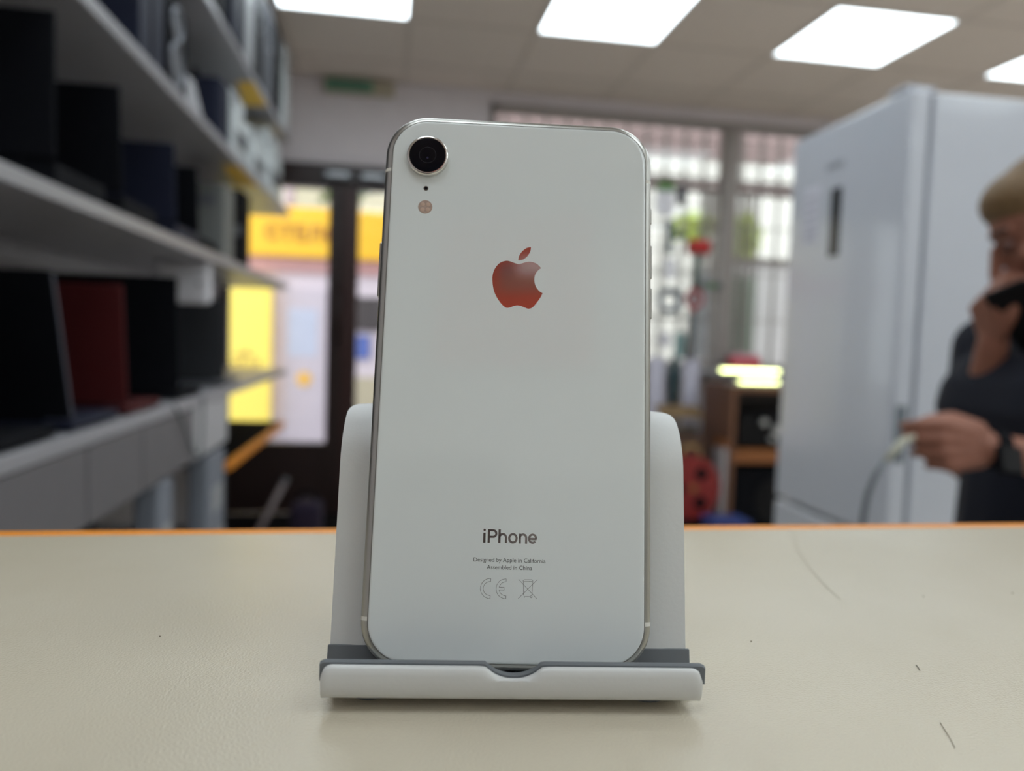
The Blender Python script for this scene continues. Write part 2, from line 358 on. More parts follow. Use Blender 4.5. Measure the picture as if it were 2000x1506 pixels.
# flat yellow patches beneath the ends of two boards
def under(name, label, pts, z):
    return tag(MB().prism(pts, z-.0012, z).obj(name, M_yellow), label, 'patch')
under('yellow_patch', 'yellow patch beneath the highest shelf board', [SP(*p)[:2] for p in ((-.07, 2.08), (-.004, 2.06), (-.004, 2.40), (-.11, 2.42))], ZA-.0302)
under('yellow_patch', 'yellow patch beneath the second highest shelf board', [SP(*p)[:2] for p in ((-.06, 1.80), (-.004, 1.84), (-.004, 2.24), (-.11, 2.24))], ZB_-.0302)

M_ledge = mat('lid_edge_lit', S(66, 68, 80), .5)  # paler grey paints the light caught by the lid edges
def laptop(label, v, z, w, d, h, back_deg, mb_, ml, th=.026, ux=None, edge=None):
    """hinge line at v, back of the lid towards the camera, base running away from it"""
    loc = SP(-.012-w/2 if ux is None else ux, v, z)
    t = thing('laptop', label, 'laptop', loc, SR, 'open laptops on the shelves')
    B(-w/2, w/2, 0, d, 0.002, th).obj('base', mb_, t, bev=.004)
    kb = B(-w*.42, w*.42, d*.12, d*.56, th, th+.0015).obj('keyboard', M_black, t)
    km = MB()
    for r in range(5):
        for c in range(12): km.box(-w*.41+c*w*.0685, -w*.41+c*w*.0685+w*.058, d*.13+r*d*.085, d*.13+r*d*.085+d*.07, th+.0015, th+.003)
    tag(km.obj('keys', M_black2, kb), kind='stuff')
    B(-w*.14, w*.14, d*.64, d*.93, th, th+.001).obj('trackpad', M_black2, t)
    Mx = Matrix.Translation((0, .004, th+.006)) @ Matrix.Rotation(rad(back_deg), 4, 'X')
    lid = B(-w/2, w/2, -.010, 0, 0, h).obj('lid', ml, t, bev=.004); lid.matrix_local = Mx
    B(-w*.47, w*.47, 0, .0012, h*.08, h*.95).obj('screen', M_black2, lid)
    B(-w*.36, w*.36, -.006, .003, -.006, .004).obj('hinge', M_black, lid)
    if edge:
        B(w/2-.002, w/2+.0006, -.009, -.001, .004, h-.004).obj('lid_edge', edge, lid)
    return t
for args in ((.307, .255, .020, 'black', 'tall black laptop lid on the middle shelf at the left edge', M_black, M_black, 0, .040, .39),
             (.641, .225, .026, '', 'second black laptop from the left on the middle shelf', M_black, M_black, 5, .040, .36),
             (1.048, .205, .02, '', 'navy laptop on the middle shelf, third from the left', M_navy, M_navy, 6, .036, .34),
             (1.29, .195, .02, '', 'small black laptop farthest along the middle shelf', M_black, M_black, 8, .034, .32)):
    laptop(args[4], args[0], ZCs, args[9], .235, args[1], args[7], args[5], args[6], args[8])
for v, h, lab, mb_, ml, a, w, e in ((.065, .28, 'black laptop with painted lit lid edge on the lower shelf at the left edge', M_black, M_black2, 7, .38, M_ledge),
                                    (.375, .285, 'large black laptop on the lower shelf left of the dark red one', M_navy, M_black, 17, .38, M_ledge),
                                    (.675, .27, 'dark red laptop on the lower shelf', M_red, M_red, 7, .36, None),
                                    (1.085, .315, 'big black laptop on the lower shelf right of the dark red one', M_black, M_black, 4, .38, None),
                                    (1.645, .28, 'charcoal laptop farthest along the lower shelf', M_grey, mat('charcoal', S(40, 42, 46), .5), 3, .36, None)):
    laptop(lab, v, ZD, w, .24, h, a, mb_, ml, .022, edge=e)
wbx = thing('router', 'white router mounted under the middle shelf near its far end', 'router', SP(-.10, 1.46, 1.226), SR)
B(-.09, .085, -.02, .02, -.065, .070).obj('body', M_paper, wbx, bev=.015, seg=3); MB().rod((.05, -.022, .0), (.05, -.020, .0), .008).obj('antenna', M_lgrey, wbx)
bb = thing('black_box', 'black upright carton near the far end of the middle shelf', 'box', SP(-.13, 2.05, ZCs), SR)
B(-.10, .10, -.05, .12, 0, .30).obj('carton', M_black, bb, bev=.004); B(-.10, .10, -.052, -.048, .12, .16).obj('tape', M_grey, bb)
gb = thing('grey_box', 'grey metal box on the middle shelf behind the small laptop', 'box', SP(-.15, 1.72, ZCs), SR)
B(-.13, .13, -.06, .10, 0, .26).obj('case', mat('grey_green', S(108, 110, 108), .6), gb, bev=.006); B(-.10, .10, -.063, -.059, .18, .22).obj('vent', M_grey, gb)

# things on the second highest board
t = thing('desk_speaker', 'silver grey desk speaker at the near end of the second highest shelf', 'speaker', SP(-.11, .46, ZB_), SR)
B(-.07, .07, -.08, .10, 0, .17).obj('cabinet', M_lgrey, t, bev=.012)
for z in (.05, .115): MB().lathe([(.038, 0), (.040, .004), (.026, .008), (.010, .003), (.001, .003)], 24, Matrix.Translation((.07, .01, z)) @ Matrix.Rotation(rad(90), 4, 'Y')).obj('driver', M_silver if z > .1 else M_black, t, smooth=True)
t = thing('navy_box', 'navy blue box beside the silver speaker on the second highest shelf', 'box', SP(-.13, .80, ZB_), SR)
B(-.12, .12, -.06, .12, 0, .28).obj('carton', M_navy, t, bev=.004); B(-.121, .121, .02, .04, 0, .281).obj('tape', M_black, t)
t = thing('round_speaker', 'black speaker with two silver rings on the second highest shelf', 'speaker', SP(-.09, 1.02, ZB_), SR)
B(-.08, .07, -.04, .12, 0, .25).obj('cabinet', M_black, t, bev=.01)
for z, r in ((.075, .055), (.18, .042)):
    d = MB().torus((.074, .04, z), r, .005, 'X').obj('ring', mat('ring_grey', S(120, 122, 130), .4, metal=.6), t, smooth=True); MB().rod((.066, .04, z), (.073, .04, z), r*.9, seg=24).obj('cone', M_grey, d)
t = thing('small_monitor', 'small black monitor standing upright on the second highest shelf', 'monitor', SP(-.12, 1.22, ZB_), SR)
B(-.11, .085, -.012, .012, .02, .26).obj('screen', M_black, t, bev=.004); B(-.06, .06, -.04, .05, 0, .012).obj('foot', M_black, t); B(-.02, .02, -.006, .008, .01, .05).obj('neck', M_black, t)
t = thing('white_tablet', 'white tablet leaning on the front edge of the second highest shelf', 'tablet', SP(-.055, 1.40, ZB_+.004), SR)
tb = B(-.006, .006, -.13, .13, 0, .17).obj('body', M_paper, t, bev=.003); tb.rotation_euler = (0, rad(-14), 0)
sc_ = B(.006, .0068, -.11, .11, .015, .155).obj('back_cover', M_white, tb)
t = thing('dark_case', 'dark upright case behind the white tablet on the second highest shelf', 'case', SP(-.12, 1.65, ZB_), SR)
B(-.10, .10, -.05, .08, 0, .22).obj('shell', M_navy, t, bev=.015); MB().torus((0, .015, .22), .035, .006, 'X', a0=0, a1=180).obj('handle', M_black, t)
M_dev = mat('device_white', S(206, 212, 214), 0.4)
for v, w, h, lab in ((1.90, .24, .24, 'white printer nearest the camera on the second highest shelf'), (2.28, .30, .20, 'white printer in the middle of the group at the shelf end'), (2.72, .36, .30, 'tall white printer at the far end of the second highest shelf')):
    t = thing('printer', lab, 'printer', SP(-.16, v, ZB_), SR, 'white printers on the shelf end')
    B(-.15, .145, -w/2, w/2, 0, h*.72).obj('body', M_dev, t, bev=.012)
    B(-.15, .135, -w/2+.01, w/2-.01, h*.74, h).obj('lid', M_dev, t, bev=.012)
    B(.145, .15, -w*.36, w*.36, h*.2, h*.42).obj('paper_slot', M_grey, t)
    B(.135, .140, -w*.42, -w*.2, h*.78, h*.94).obj('control_panel', M_lgrey, t)
# computer towers on the highest board
TW = [(1.50, .17, 'black', M_black), (1.76, .16, 'dark navy', M_navy), (1.98, .15, 'black with grey front', M_black), (2.20, .17, 'charcoal', mat('charcoal', S(40, 42, 46), .5)), (2.44, .16, 'mid grey', M_grey), (2.68, .17, 'glossy black', M_black2), (2.93, .17, 'white', M_dev)]
ORD = ('nearest the camera', 'second from the near end', 'third from the near end', 'in the middle of the row', 'third from the far end', 'second from the far end', 'at the far end')
for (v, w, c, m), q in zip(TW, ORD):
    t = thing('computer_tower', '%s computer tower on the highest shelf, %s' % (c, q), 'computer', SP(-.17, v, ZA), SR, 'computer towers on the highest shelf')
    B(-.17, .155, -w/2, w/2, .004, .41).obj('case', m, t, bev=.006)
    B(.155, .168, -w/2+.004, w/2-.004, .01, .405).obj('front_panel', M_lgrey if c == 'black with grey front' else m, t, bev=.006)
    for k in range(2): B(.168, .171, -w*.38, w*.38, .33-.05*k, .365-.05*k).obj('drive_bay', M_grey if c != 'white' else M_lgrey, t)
    MB().rod((.168, 0, .22), (.172, 0, .22), .011).obj('power_button', M_silver, t)
# beneath the drawers
for v, y0, y1, h, lab in ((.95, -.065, .065, .295, 'slim white box under the drawers, nearer of the two'), (1.52, -.12, .12, .285, 'slim white box under the drawers, farther of the two')):
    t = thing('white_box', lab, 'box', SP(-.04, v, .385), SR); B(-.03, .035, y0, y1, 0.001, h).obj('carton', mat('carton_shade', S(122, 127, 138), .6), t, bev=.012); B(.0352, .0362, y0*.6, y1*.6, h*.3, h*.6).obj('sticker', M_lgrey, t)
cab = MB(); pts = []
for k in range(25):
    a = k/24*math.pi; pts.append(SP(.006, .98+.30*k/24+.10*math.sin(a), .872-.17*math.sin(a)**1.3))
tag(cab.tube(pts, .0035, 6).obj('charging_cable', mat('cable_grey', S(84, 92, 94), .5), smooth=True), 'thin grey charging cable looped over the pale drawer fronts', 'cable')
# leaning rod standing in for a lit edge, and purple bag on the floor
t = thing('lit_edge_pole', 'thin grey pole standing in for a lit edge in the dark corner by the door', 'pole', (-.62, 3.55, 0))
MB().rod((0, 0, .012), (.19, .06, .40), .013).obj('shaft', mat('pole_grey', S(120, 108, 108), .5), t, smooth=True); MB().ball((.19, .06, .40), .016).obj('cap', M_grey, t)
t = thing('purple_bag', 'dark purple bag on the floor beside the leaning pole', 'bag', (-.335, 3.66, 0))
bg_ = MB().box(-.07, .07, -.1, .1, 0.001, .30).obj('body', mat('purple_cloth', S(24, 9, 36), .9), t, bev=.04, seg=4); MB().torus((0, 0, .30), .04, .008, 'Y', a0=0, a1=180).obj('handle', M_black, t)
t = thing('added_mat', 'black mat added to darken the pale floor in front of the brown door', 'mat', (-.25, 4.22, 0))  # added to keep the pale floor dark before the door
B(-.65, .75, -.38, .415, .0005, .012).obj('pile', mat('mat_black', S(18, 16, 16), .95, spec=.1, bump=.4), t); MB().box(-.67, .77, -.40, -.38, .0005, .010).box(-.67, .77, .415, .435, .0005, .010).obj('border', M_black, t)

# ------------------------------------------------------------------ counter
ct = thing('counter', 'cream laminate shop counter with an orange far edge', 'counter', (0, 0, 0))
mc = bpy.data.materials.new('cream_laminate'); mc.use_nodes = True; nt = mc.node_tree; p = nt.nodes['Principled BSDF']
p.inputs['Roughness'].default_value = .20; p.inputs['Specular IOR Level'].default_value = .45
tc = nt.nodes.new('ShaderNodeTexCoord')
n1 = nt.nodes.new('ShaderNodeTexNoise'); n1.inputs['Scale'].default_value = 9; n1.inputs['Detail'].default_value = 5
cr = nt.nodes.new('ShaderNodeValToRGB'); cr.color_ramp.elements[0].position = .35; cr.color_ramp.elements[0].color = S(202, 192, 171); cr.color_ramp.elements[1].position = .68; cr.color_ramp.elements[1].color = S(209, 200, 181)
nt.links.new(tc.outputs['Object'], n1.inputs['Vector']); nt.links.new(n1.outputs['Fac'], cr.inputs['Fac']); nt.links.new(cr.outputs['Color'], p.inputs['Base Color'])
n2 = nt.nodes.new('ShaderNodeTexNoise'); n2.inputs['Scale'].default_value = 1500; n2.inputs['Detail'].default_value = 2; n2.inputs['Roughness'].default_value = .5
bp = nt.nodes.new('ShaderNodeBump'); bp.inputs['Strength'].default_value = .30; bp.inputs['Distance'].default_value = .0006
nt.links.new(tc.outputs['Object'], n2.inputs['Vector']); nt.links.new(n2.outputs['Fac'], bp.inputs['Height']); nt.links.new(bp.outputs['Normal'], p.inputs['Normal'])
B(-.42, 1.7, -.42, .3480, .970, 1.0).obj('worktop', mc, ct)
B(-.42, 1.7, .3480, .3570, .968, 1.0).obj('edge_band', M_orange, ct, bev=.0008, seg=3)
B(-.40, 1.68, .30, .32, 0, .97).obj('front_panel', M_shelf, ct)
for x in (-.40, 1.66): B(x, x+.02, -.40, .30, 0, .97).obj('side_panel', M_shelf, ct)
def curl(pts, n=6):
    P = [Vector(q) for q in pts]; P = [P[0]*2-P[1]]+P+[P[-1]*2-P[-2]]; out = []
    for i in range(1, len(P)-2):
        for k in range(n):
            t_ = k/n; out.append(.5*((2*P[i])+(P[i+1]-P[i-1])*t_+(2*P[i-1]-5*P[i]+4*P[i+1]-P[i+2])*t_*t_+(3*P[i]-P[i-1]-3*P[i+1]+P[i+2])*t_**3))
    return out+[P[-2]]
M_hair_ = mat('stray_hair', S(120, 108, 92), .6)
tag(MB().tube(curl([(.199, .342, 1.0002), (.188, .323, 1.0002), (.177, .296, 1.0002), (.168, .269, 1.0002), (.163, .248, 1.0002)]), .00007, 5).obj('stray_hair', mat('stray_hair_pale', S(160, 152, 132), .6)), 'long fine hair lying on the counter near its far edge', 'hair')
tag(MB().tube(curl([(.135, .162, 1.0002), (.1333, .158, 1.0002), (.1318, .1545, 1.0002), (.1300, .151, 1.0002)]), .00008, 5).obj('stray_hair', M_hair_), 'short curved hair on the counter at the lower right', 'hair')
tag(MB().tube(curl([(.1522, .1935, 1.0002), (.1517, .192, 1.0002), (.1508, .190, 1.0002)]), .00010, 5).obj('stray_hair', mat('stray_hair_dark', S(60, 54, 48), .6)), 'tiny dark hair on the counter right of the stand', 'hair')
for k, (x, y, lab) in enumerate(((.197, .249, 'tiny dark crumb on the counter below the fridge'), (.235, .25, 'tiny dark crumb on the counter at the far right'), (.112, .214, 'tiny dark crumb on the counter just right of the stand'), (-.062, .232, 'tiny dark crumb on the counter left of the stand'))):
    tag(MB().ball((x, y, 1.0002), .00026, (1, 1, .7), seg=8).obj('crumb', M_hair_), lab, 'crumb')

# ------------------------------------------------------------------ phone stand
SA = rad(-6.5)
M_sw = mat('white_abs', S(217, 218, 217), .42, var=.015, bump=.04, bscale=900)
M_pad = mat('grey_silicone', S(112, 116, 120), .75, var=.03)
mm = .001
st = thing('phone_stand', 'white plastic phone stand with grey grip pads on the counter', 'phone stand', (.033, .176, 1.0), SA)
def sheet(profile, x0, x1, th, topfun=None, n=48):
    """strip of side profile (y, z) swept from x0 to x1 with thickness th"""
    pass
# front lip: rolled bar with a thumb notch
def lip(x0, x1, inner, outer_, nz, m, name, rr):
    mb = MB(); nx = 120; cols = []
    for i in range(nx+1):
        x = x0+(x1-x0)*i/nx
        xc = -.7; dx = abs(x-xc); top = 11.3
        if dx < 9.2:                                   # scalloped notch
            c = 8.0; R = c
            top = 11.3-3.0*(max(0, 1-(dx/6.6)**2.0)**.75) if dx < 6.6 else 11.3
            if 5.6 < dx < 9.2: top = min(top, 11.3-.45*(1-(dx-5.6)/3.6)**2)
        e = min(x-x0, x1-x)
        if e < rr: top -= rr-math.sqrt(max(0, rr*rr-(rr-e)**2))
        cols.append((x, top))
    rings = []
    for x, top in cols:
        e = min(x-x0, x1-x); q = min(1, (e+.35)/1.8); ins = (1-math.sqrt(max(0, 1-(1-q)**2)))*1.1
        ring = []
        pf = [(3.4, 2.9), (2.0, 3.0), (1.0, 3.6), (.35, 4.8), (.05, 6.4), (0, 8.0), (.05, top-2.0 if top > 10 else 8.4), (.3, top-.55), (.75, top-.12), (1.25, top), (1.9, top-.1), (2.35, top-.5), (2.5, top-1.2), (2.6, 8.0), (3.2, 5.2), (4.2, 4.4)]
        for y, z in pf: ring.append(((x)*mm, (y+ins*(1 if y < 1.3 else -.2))*mm, (min(z, top))*mm))
        rings.append(ring)
    return smoothby(mb.loft(rings).obj(name, m, st), 60)
lip(-46.4, 45.0, 0, 0, 0, M_sw, 'front_lip', 2.6)
# base plate
B(-.0455, .044, .0085, .078, .0009, .0019).obj('base', M_sw, st)
B(-.0450, .0436, .0030, .0125, .0028, .0036).obj('base_front', M_sw, st)
B(-.0450, .0436, .0100, .0125, .0015, .0030).obj('base_riser', M_sw, st)
for x in (-.036, .034):
    for y in (.012, .068): MB().rod((x, y, 0), (x, y, .0009), .005, seg=20).obj('foot_pad', M_pad, st)
# grip pad lining: lip side, floor, back side
def padprof(pr_, x0, x1, name, th=.9):
    mb = MB(); pts = [Vector((0, y, z)) for y, z in pr_]; out = []
    for i, p_ in enumerate(pts):
        a = pts[max(0, i-1)]; b = pts[min(len(pts)-1, i+1)]; t_ = (b-a).normalized(); out.append(p_+Vector((0, -t_.z, t_.y))*th)
    poly = pts+out[::-1]
    rings = [[(x*mm, q.y*mm, q.z*mm) for q in poly] for x in (x0, x1)]
    return mb.loft(rings).obj(name, M_pad, st, bev=.0003)
def padlip():
    mb = MB(); rings = []; n = 90
    for i in range(n+1):
        x = -47.0+93.2*i/n; dx = abs(x+.7); top = 10.7
        if dx < 6.6: top -= 2.9*(max(0, 1-(dx/6.6)**2))**.75
        e = min(x+47.0, 46.2-x)
        if e < .8: top -= (.8-e)*.6
        rings.append([(x*mm, y*mm, z*mm) for y, z in ((2.7, 6.8), (2.7, top+.55), (3.1, top+.8), (4.2, top+.8), (4.6, top+.55), (4.6, 6.8))])
    return smoothby(mb.loft(rings).obj('lip_grip_pad', M_pad, st), 50)
padlip()
B(-.0470, .0462, .0126, .0200, .0019, .0024).obj('floor_grip_pad', M_pad, st)
tn = math.tan(rad(12.2))
padprof([(23.75, 7.0), (22.6, 2.6)], -48.9, 48.4, 'back_grip_pad', 1.0)
# back rest plate with a curled top
def plate():
    mb = MB(); rows = []; L1 = 52.3; R = 20.0; a0 = rad(12.2); y0, z0 = 22.9, 2.2; th = 2.6
    prof = []
    for k in range(13):
        s_ = L1*k/12; prof.append((y0+s_*math.sin(a0), z0+s_*math.cos(a0), a0, s_))
    yb, zb = prof[-1][0], prof[-1][1]
    for k in range(1, 19):
        a = a0+rad(98)*k/18; prof.append((yb+R*(math.cos(a0)-math.cos(a)), zb+R*(math.sin(a)-math.sin(a0)), a, L1+R*(a-a0)))
    Lt = prof[-1][3]; rc = 16.0
    def half(s_):
        d = Lt-s_
        w_ = 47.9
        if d < rc: w_ -= rc-math.sqrt(max(0, rc*rc-(rc-d)**2))
        return w_
    nx = 14
    F, K = [], []
    for y, z, a, s_ in prof:
        w_ = half(s_); nrm = (-math.cos(a), math.sin(a))        # towards viewer / up
        f_, k_ = [], []
        for i in range(nx+1):
            x = -w_+2*w_*i/nx-.45
            ed = min(1, (w_-abs(x+.45))/.9+.0); rn = .5*(1-ed)
            f_.append(mb.bm.verts.new(((x)*mm, (y-nrm[0]*rn)*mm, (z-nrm[1]*rn)*mm)))
            k_.append(mb.bm.verts.new(((x)*mm, (y-nrm[0]*(th-rn))*mm, (z-nrm[1]*(th-rn))*mm)))
        F.append(f_); K.append(k_)
    for A, B_ in ((F, 1), (K, 0)):
        for r in range(len(A)-1):
            for i in range(nx): mb.bm.faces.new((A[r][i], A[r][i+1], A[r+1][i+1], A[r+1][i]))
    for r in range(len(F)-1):
        for i in (0, nx): mb.bm.faces.new((F[r][i], F[r+1][i], K[r+1][i], K[r][i]))
    for r in (0, len(F)-1):
        for i in range(nx): mb.bm.faces.new((F[r][i], F[r][i+1], K[r][i+1], K[r][i]))
    return smoothby(mb.obj('back_rest', M_sw, st), 45)
plate()
# rear prop and hinge
MB().rod((-.030, .0385, .040), (.029, .0385, .040), .0028, seg=16).obj('hinge', M_pad, st)
pp = MB(); pp.loft([[(x, y, z) for y, z in ((.0400, .0420), (.0428, .0420), (.0705, .0032), (.0675, .0022))] for x in (-.026, .025)]).obj('prop_leg', M_sw, st, bev=.0006)

# ------------------------------------------------------------------ smartphone
PA = Matrix(((.99275, .03009, -.11636), (-.12009, .20889, -.97054), (-.0049, .97748, .21099)))
ph = thing('smartphone', 'white smartphone with a single camera, back outwards, propped in the stand', 'phone')
ph.matrix_world = Matrix.Translation((.034788, .20493, 1.078142)) @ PA.to_4x4()
PW, PH, PT, PR = 37.85, 75.45, 8.3, 12.0
def rrect(ins, z, n=14, W_=PW, H_=PH, R_=PR):
    w, h, r = W_-ins, H_-ins, max(R_-ins, .3); out = []
    for cx, cy, a in ((w-r, h-r, 0), (-w+r, h-r, 90), (-w+r, -h+r, 180), (w-r, -h+r, 270)):
        for k in range(n+1):
            t_ = rad(a+90*k/n); out.append(((cx+r*math.cos(t_))*mm, (cy+r*math.sin(t_))*mm, z*mm))
    return out
M_alu = mat('brushed_aluminium', S(172, 171, 166), .28, metal=1.0, var=.03)
M_phw = mat('white_back_glass', S(224, 229, 229), .06, coat=.4, var=.008, scale=30, spec=.5)
M_gask = mat('dark_gasket', S(122, 120, 116), .6)
M_steel = mat('polished_ring', S(214, 212, 208), .16, metal=1.0, var=.02)
fr = MB(); prof = [(2.1, -.38), (1.45, -.55), (.75, -1.0), (.35, -1.7), (.1, -2.8), (0, -4.15), (.1, -5.5), (.35, -6.6), (.75, -7.3), (1.45, -7.72), (2.1, -7.85)]
smoothby(fr.loft([rrect(i, z) for i, z in prof], cap=False).obj('frame', M_alu, ph), 80)
smoothby(MB().loft([rrect(2.0, -.75), rrect(2.0, -.37), rrect(2.3, -.33), rrect(2.3, -.75)]).obj('gasket', M_gask, ph), 40)
smoothby(MB().loft([rrect(2.25, -.9), rrect(2.25, -.34), rrect(2.4, -.12), rrect(2.7, -.03), rrect(3.2, 0.0)]).obj('back_glass', M_phw, ph), 50)
smoothby(MB().loft([rrect(1.75, -7.4), rrect(1.75, -7.95), rrect(2.4, -8.3)]).obj('screen', M_black2, ph), 40)
lx, ly = -25.85, 62.5
smoothby(MB().lathe([(5.85*mm, -.2*mm), (5.85*mm, .9*mm), (5.72*mm, 1.3*mm), (5.45*mm, 1.5*mm), (5.05*mm, 1.5*mm), (5.0*mm, 1.2*mm)], 64, Matrix.Translation((lx*mm, ly*mm, 0))).obj('camera_ring', M_steel, ph), 50)
M_lens = mat('lens_glass', S(5, 6, 14), .04, var=0, spec=.25)
cl_ = MB().lathe([(5.02*mm, 1.0*mm), (5.02*mm, 1.42*mm), (4.9*mm, 1.46*mm), (.01*mm, 1.46*mm)], 64, Matrix.Translation((lx*mm, ly*mm, 0))).obj('camera_lens', M_lens, ph)
MB().torus((lx*mm, ly*mm, 1.44*mm), 2.3*mm, .06*mm, 'Z', seg=48).obj('inner_ring', mat('lens_inner', S(16, 16, 26), .3), cl_)
MB().ball((lx*mm, (ly-.8)*mm, 1.465*mm), .32*mm, (1, 1, .1)).obj('lens_glint', mat('lens_core', S(30, 32, 62), .1), cl_)
mic = MB().rod((-25.98*mm, 53.31*mm, -.02*mm), (-25.98*mm, 53.31*mm, .05*mm), .68*mm, seg=28).obj('microphone', mat('mic_bronze', S(92, 82, 74), .4, metal=.6), ph)
MB().rod((-25.98*mm, 53.31*mm, .05*mm), (-25.98*mm, 53.31*mm, .055*mm), .4*mm, seg=20).obj('microphone_hole', M_black, mic)
fl = MB().rod((-25.94*mm, 47.9*mm, -.02*mm), (-25.94*mm, 47.9*mm, .04*mm), 1.96*mm, seg=40).obj('flash', mat('flash_lens', S(176, 154, 142), .2, var=.25, scale=900), ph)
for a, b in ((-1, -1), (1, -1), (-1, 1), (1, 1)):
    MB().ball(((-25.94+a*.72)*mm, (47.9+b*.72)*mm, .03*mm), .62*mm, (1, 1, .12), seg=14).obj('flash_cell', mat('flash_cell', S(196, 168, 152), .2), fl)
# right-hand keys as seen from the back, left-hand key, antenna lines
def key(name, x, y0, y1, sgn):
    return B((x-.9 if sgn > 0 else x-.45)*mm, (x+.45 if sgn > 0 else x+.9)*mm, y0*mm, y1*mm, -5.2*mm, -3.1*mm).obj(name, M_alu, ph, bev=.0004, seg=3)
key('mute_switch', PW-.1, 47.1, 51.8, 1); key('volume_key', PW, 31.0, 40.9, 1); key('volume_key', PW, 19.4, 28.4, 1); key('power_key', -PW, 22.8, 38.3, -1)
M_ant = mat('antenna_plastic', S(226, 224, 216), .5)
for sx in (-1, 1):
    for y in (-62.75, 58.6):
        al = MB()
        ring = [[((sx*(PW-i)+sx*.03)*mm, (y+dy)*mm, z*mm) for i, z in prof] for dy in (-.5, .5)]
        vs = [[al.bm.verts.new(v) for v in r_] for r_ in ring]
        for k in range(len(prof)-1): al.bm.faces.new((vs[0][k], vs[0][k+1], vs[1][k+1], vs[1][k]))
        al.obj('antenna_line', M_ant, ph)
# marks on the back glass, flat print a hair above it
M_logo = mat('mirror_mark', S(226, 208, 202), .06, metal=1.0, var=0)
M_ink = mat('mirror_text', S(196, 188, 184), .14, metal=1.0, var=0)
M_fine = mat('grey_print', S(92, 94, 92), .5, var=0)
def smoothloop(pts, corners, sub=5):
    n = len(pts); out = []
    for i in range(n):
        p1, p2 = Vector(pts[i]), Vector(pts[(i+1) % n])
        p0 = Vector(pts[i-1]) if i not in corners else p1-(p2-p1)*.6
        p3 = Vector(pts[(i+2) % n]) if (i+1) % n not in corners else p2+(p2-p1)*.6
        for k in range(sub):
            t_ = k/sub
            out.append(.5*((2*p1)+(p2-p0)*t_+(2*p0-5*p1+4*p2-p3)*t_*t_+(3*p1-p0-3*p2+p3)*t_**3))
    return out
LOGO = [(.2, 32.65), (-1.13, 33.04), (-2.23, 33.39), (-3.01, 33.44), (-4.09, 33.15), (-5.15, 32.46), (-6.04, 31.22), (-6.54, 29.83), (-6.73, 28.31), (-6.54, 26.4), (-6.15, 24.75), (-5.49, 23.27), (-4.52, 21.8), (-3.56, 20.73), (-2.78, 20.24), (-2.24, 20.16), (-1.55, 20.34), (-.63, 20.74), (.29, 20.94), (1.21, 20.85), (2.15, 20.54), (3.08, 20.2), (3.55, 20.15), (4.31, 20.42), (5.07, 21.17), (5.97, 22.39), (6.71, 23.62), (7.16, 24.67), (6.21, 25.27), (5.41, 26.27), (4.95, 27.37), (4.82, 28.32), (4.9, 29.45), (5.31, 30.43), (6.0, 31.26), (6.61, 31.77), (5.73, 32.69), (4.78, 33.22), (3.69, 33.44), (2.75, 33.37), (1.67, 33.03), (.75, 32.7)]
LEAF = [(.25, 33.74), (.38, 34.72), (.82, 35.7), (1.58, 36.67), (2.5, 37.36), (3.66, 37.69), (3.6, 36.8), (3.24, 35.81), (2.56, 34.81), (1.64, 34.05), (.87, 33.77)]
lg = MB()
def flat(mb, pts, z=.012): return mb.bm.faces.new([mb.bm.verts.new((p_[0]*mm, p_[1]*mm, z*mm)) for p_ in pts])
flat(lg, smoothloop(LOGO, {27, 35})); flat(lg, smoothloop(LEAF, {0, 5}))
def face_out(o):
    for p_ in o.data.polygons:
        if p_.normal.z < 0: p_.flip()
    return o
lo_ = lg.obj('logo', M_logo, ph); face_out(lo_)
def stroke(mb, pts, w, z=.012, closed=False):
    pts = [Vector((p_[0], p_[1])) for p_ in pts]; n = len(pts); L, R_ = [], []
    for i in range(n):
        a = pts[i-1] if (i > 0 or closed) else pts[i]; b = pts[(i+1) % n] if (i < n-1 or closed) else pts[i]
        t_ = (b-a).normalized(); nn = Vector((-t_.y, t_.x))
        k = 1.0
        if 0 < i < n-1:
            c = (pts[i]-a).normalized().dot((b-pts[i]).normalized()); k = min(1.4, 1/math.sqrt(max(.3, (1+c)/2)))
        L.append(mb.bm.verts.new(((pts[i].x+nn.x*w/2*k)*mm, (pts[i].y+nn.y*w/2*k)*mm, z*mm))); R_.append(mb.bm.verts.new(((pts[i].x-nn.x*w/2*k)*mm, (pts[i].y-nn.y*w/2*k)*mm, z*mm)))
    for i in range(n if closed else n-1): mb.bm.faces.new((L[i], R_[i], R_[(i+1) % n], L[(i+1) % n]))
def arcp(cx, cy, rx, ry, a0, a1, n=16): return [(cx+rx*math.cos(rad(a0+(a1-a0)*k/n)), cy+ry*math.sin(rad(a0+(a1-a0)*k/n))) for k in range(n+1)]
IP = MB(); w_ = .60
stroke(IP, [(-6.58, -40.36), (-6.58, -42.88)], w_)
flat(IP, arcp(-6.57, -39.62, .31, .31, 0, 360, 18)[:-1])
stroke(IP, [(-5.42, -42.88), (-5.42, -39.42)], w_); stroke(IP, [(-5.42, -39.67), (-4.32, -39.67)]+arcp(-4.32, -40.50, .83, .83, 80, -80, 12)+[(-4.32, -41.33), (-5.42, -41.33)], w_*.92)
stroke(IP, [(-2.65, -42.86), (-2.65, -39.38)], w_); stroke(IP, [(-2.65, -41.7)]+arcp(-1.79, -41.42, .84, .84, 172, 8, 12)+[(-.95, -41.6), (-.95, -42.86)], w_*.94)
stroke(IP, arcp(.87, -41.58, .96, 1.06, 0, 360, 28)[:-1], w_*.94, closed=True)
stroke(IP, [(2.69, -42.86), (2.69, -40.34)], w_); stroke(IP, [(2.69, -41.66)]+arcp(3.52, -41.38, .83, .84, 172, 8, 12)+[(4.35, -41.6), (4.35, -42.86)], w_*.94)
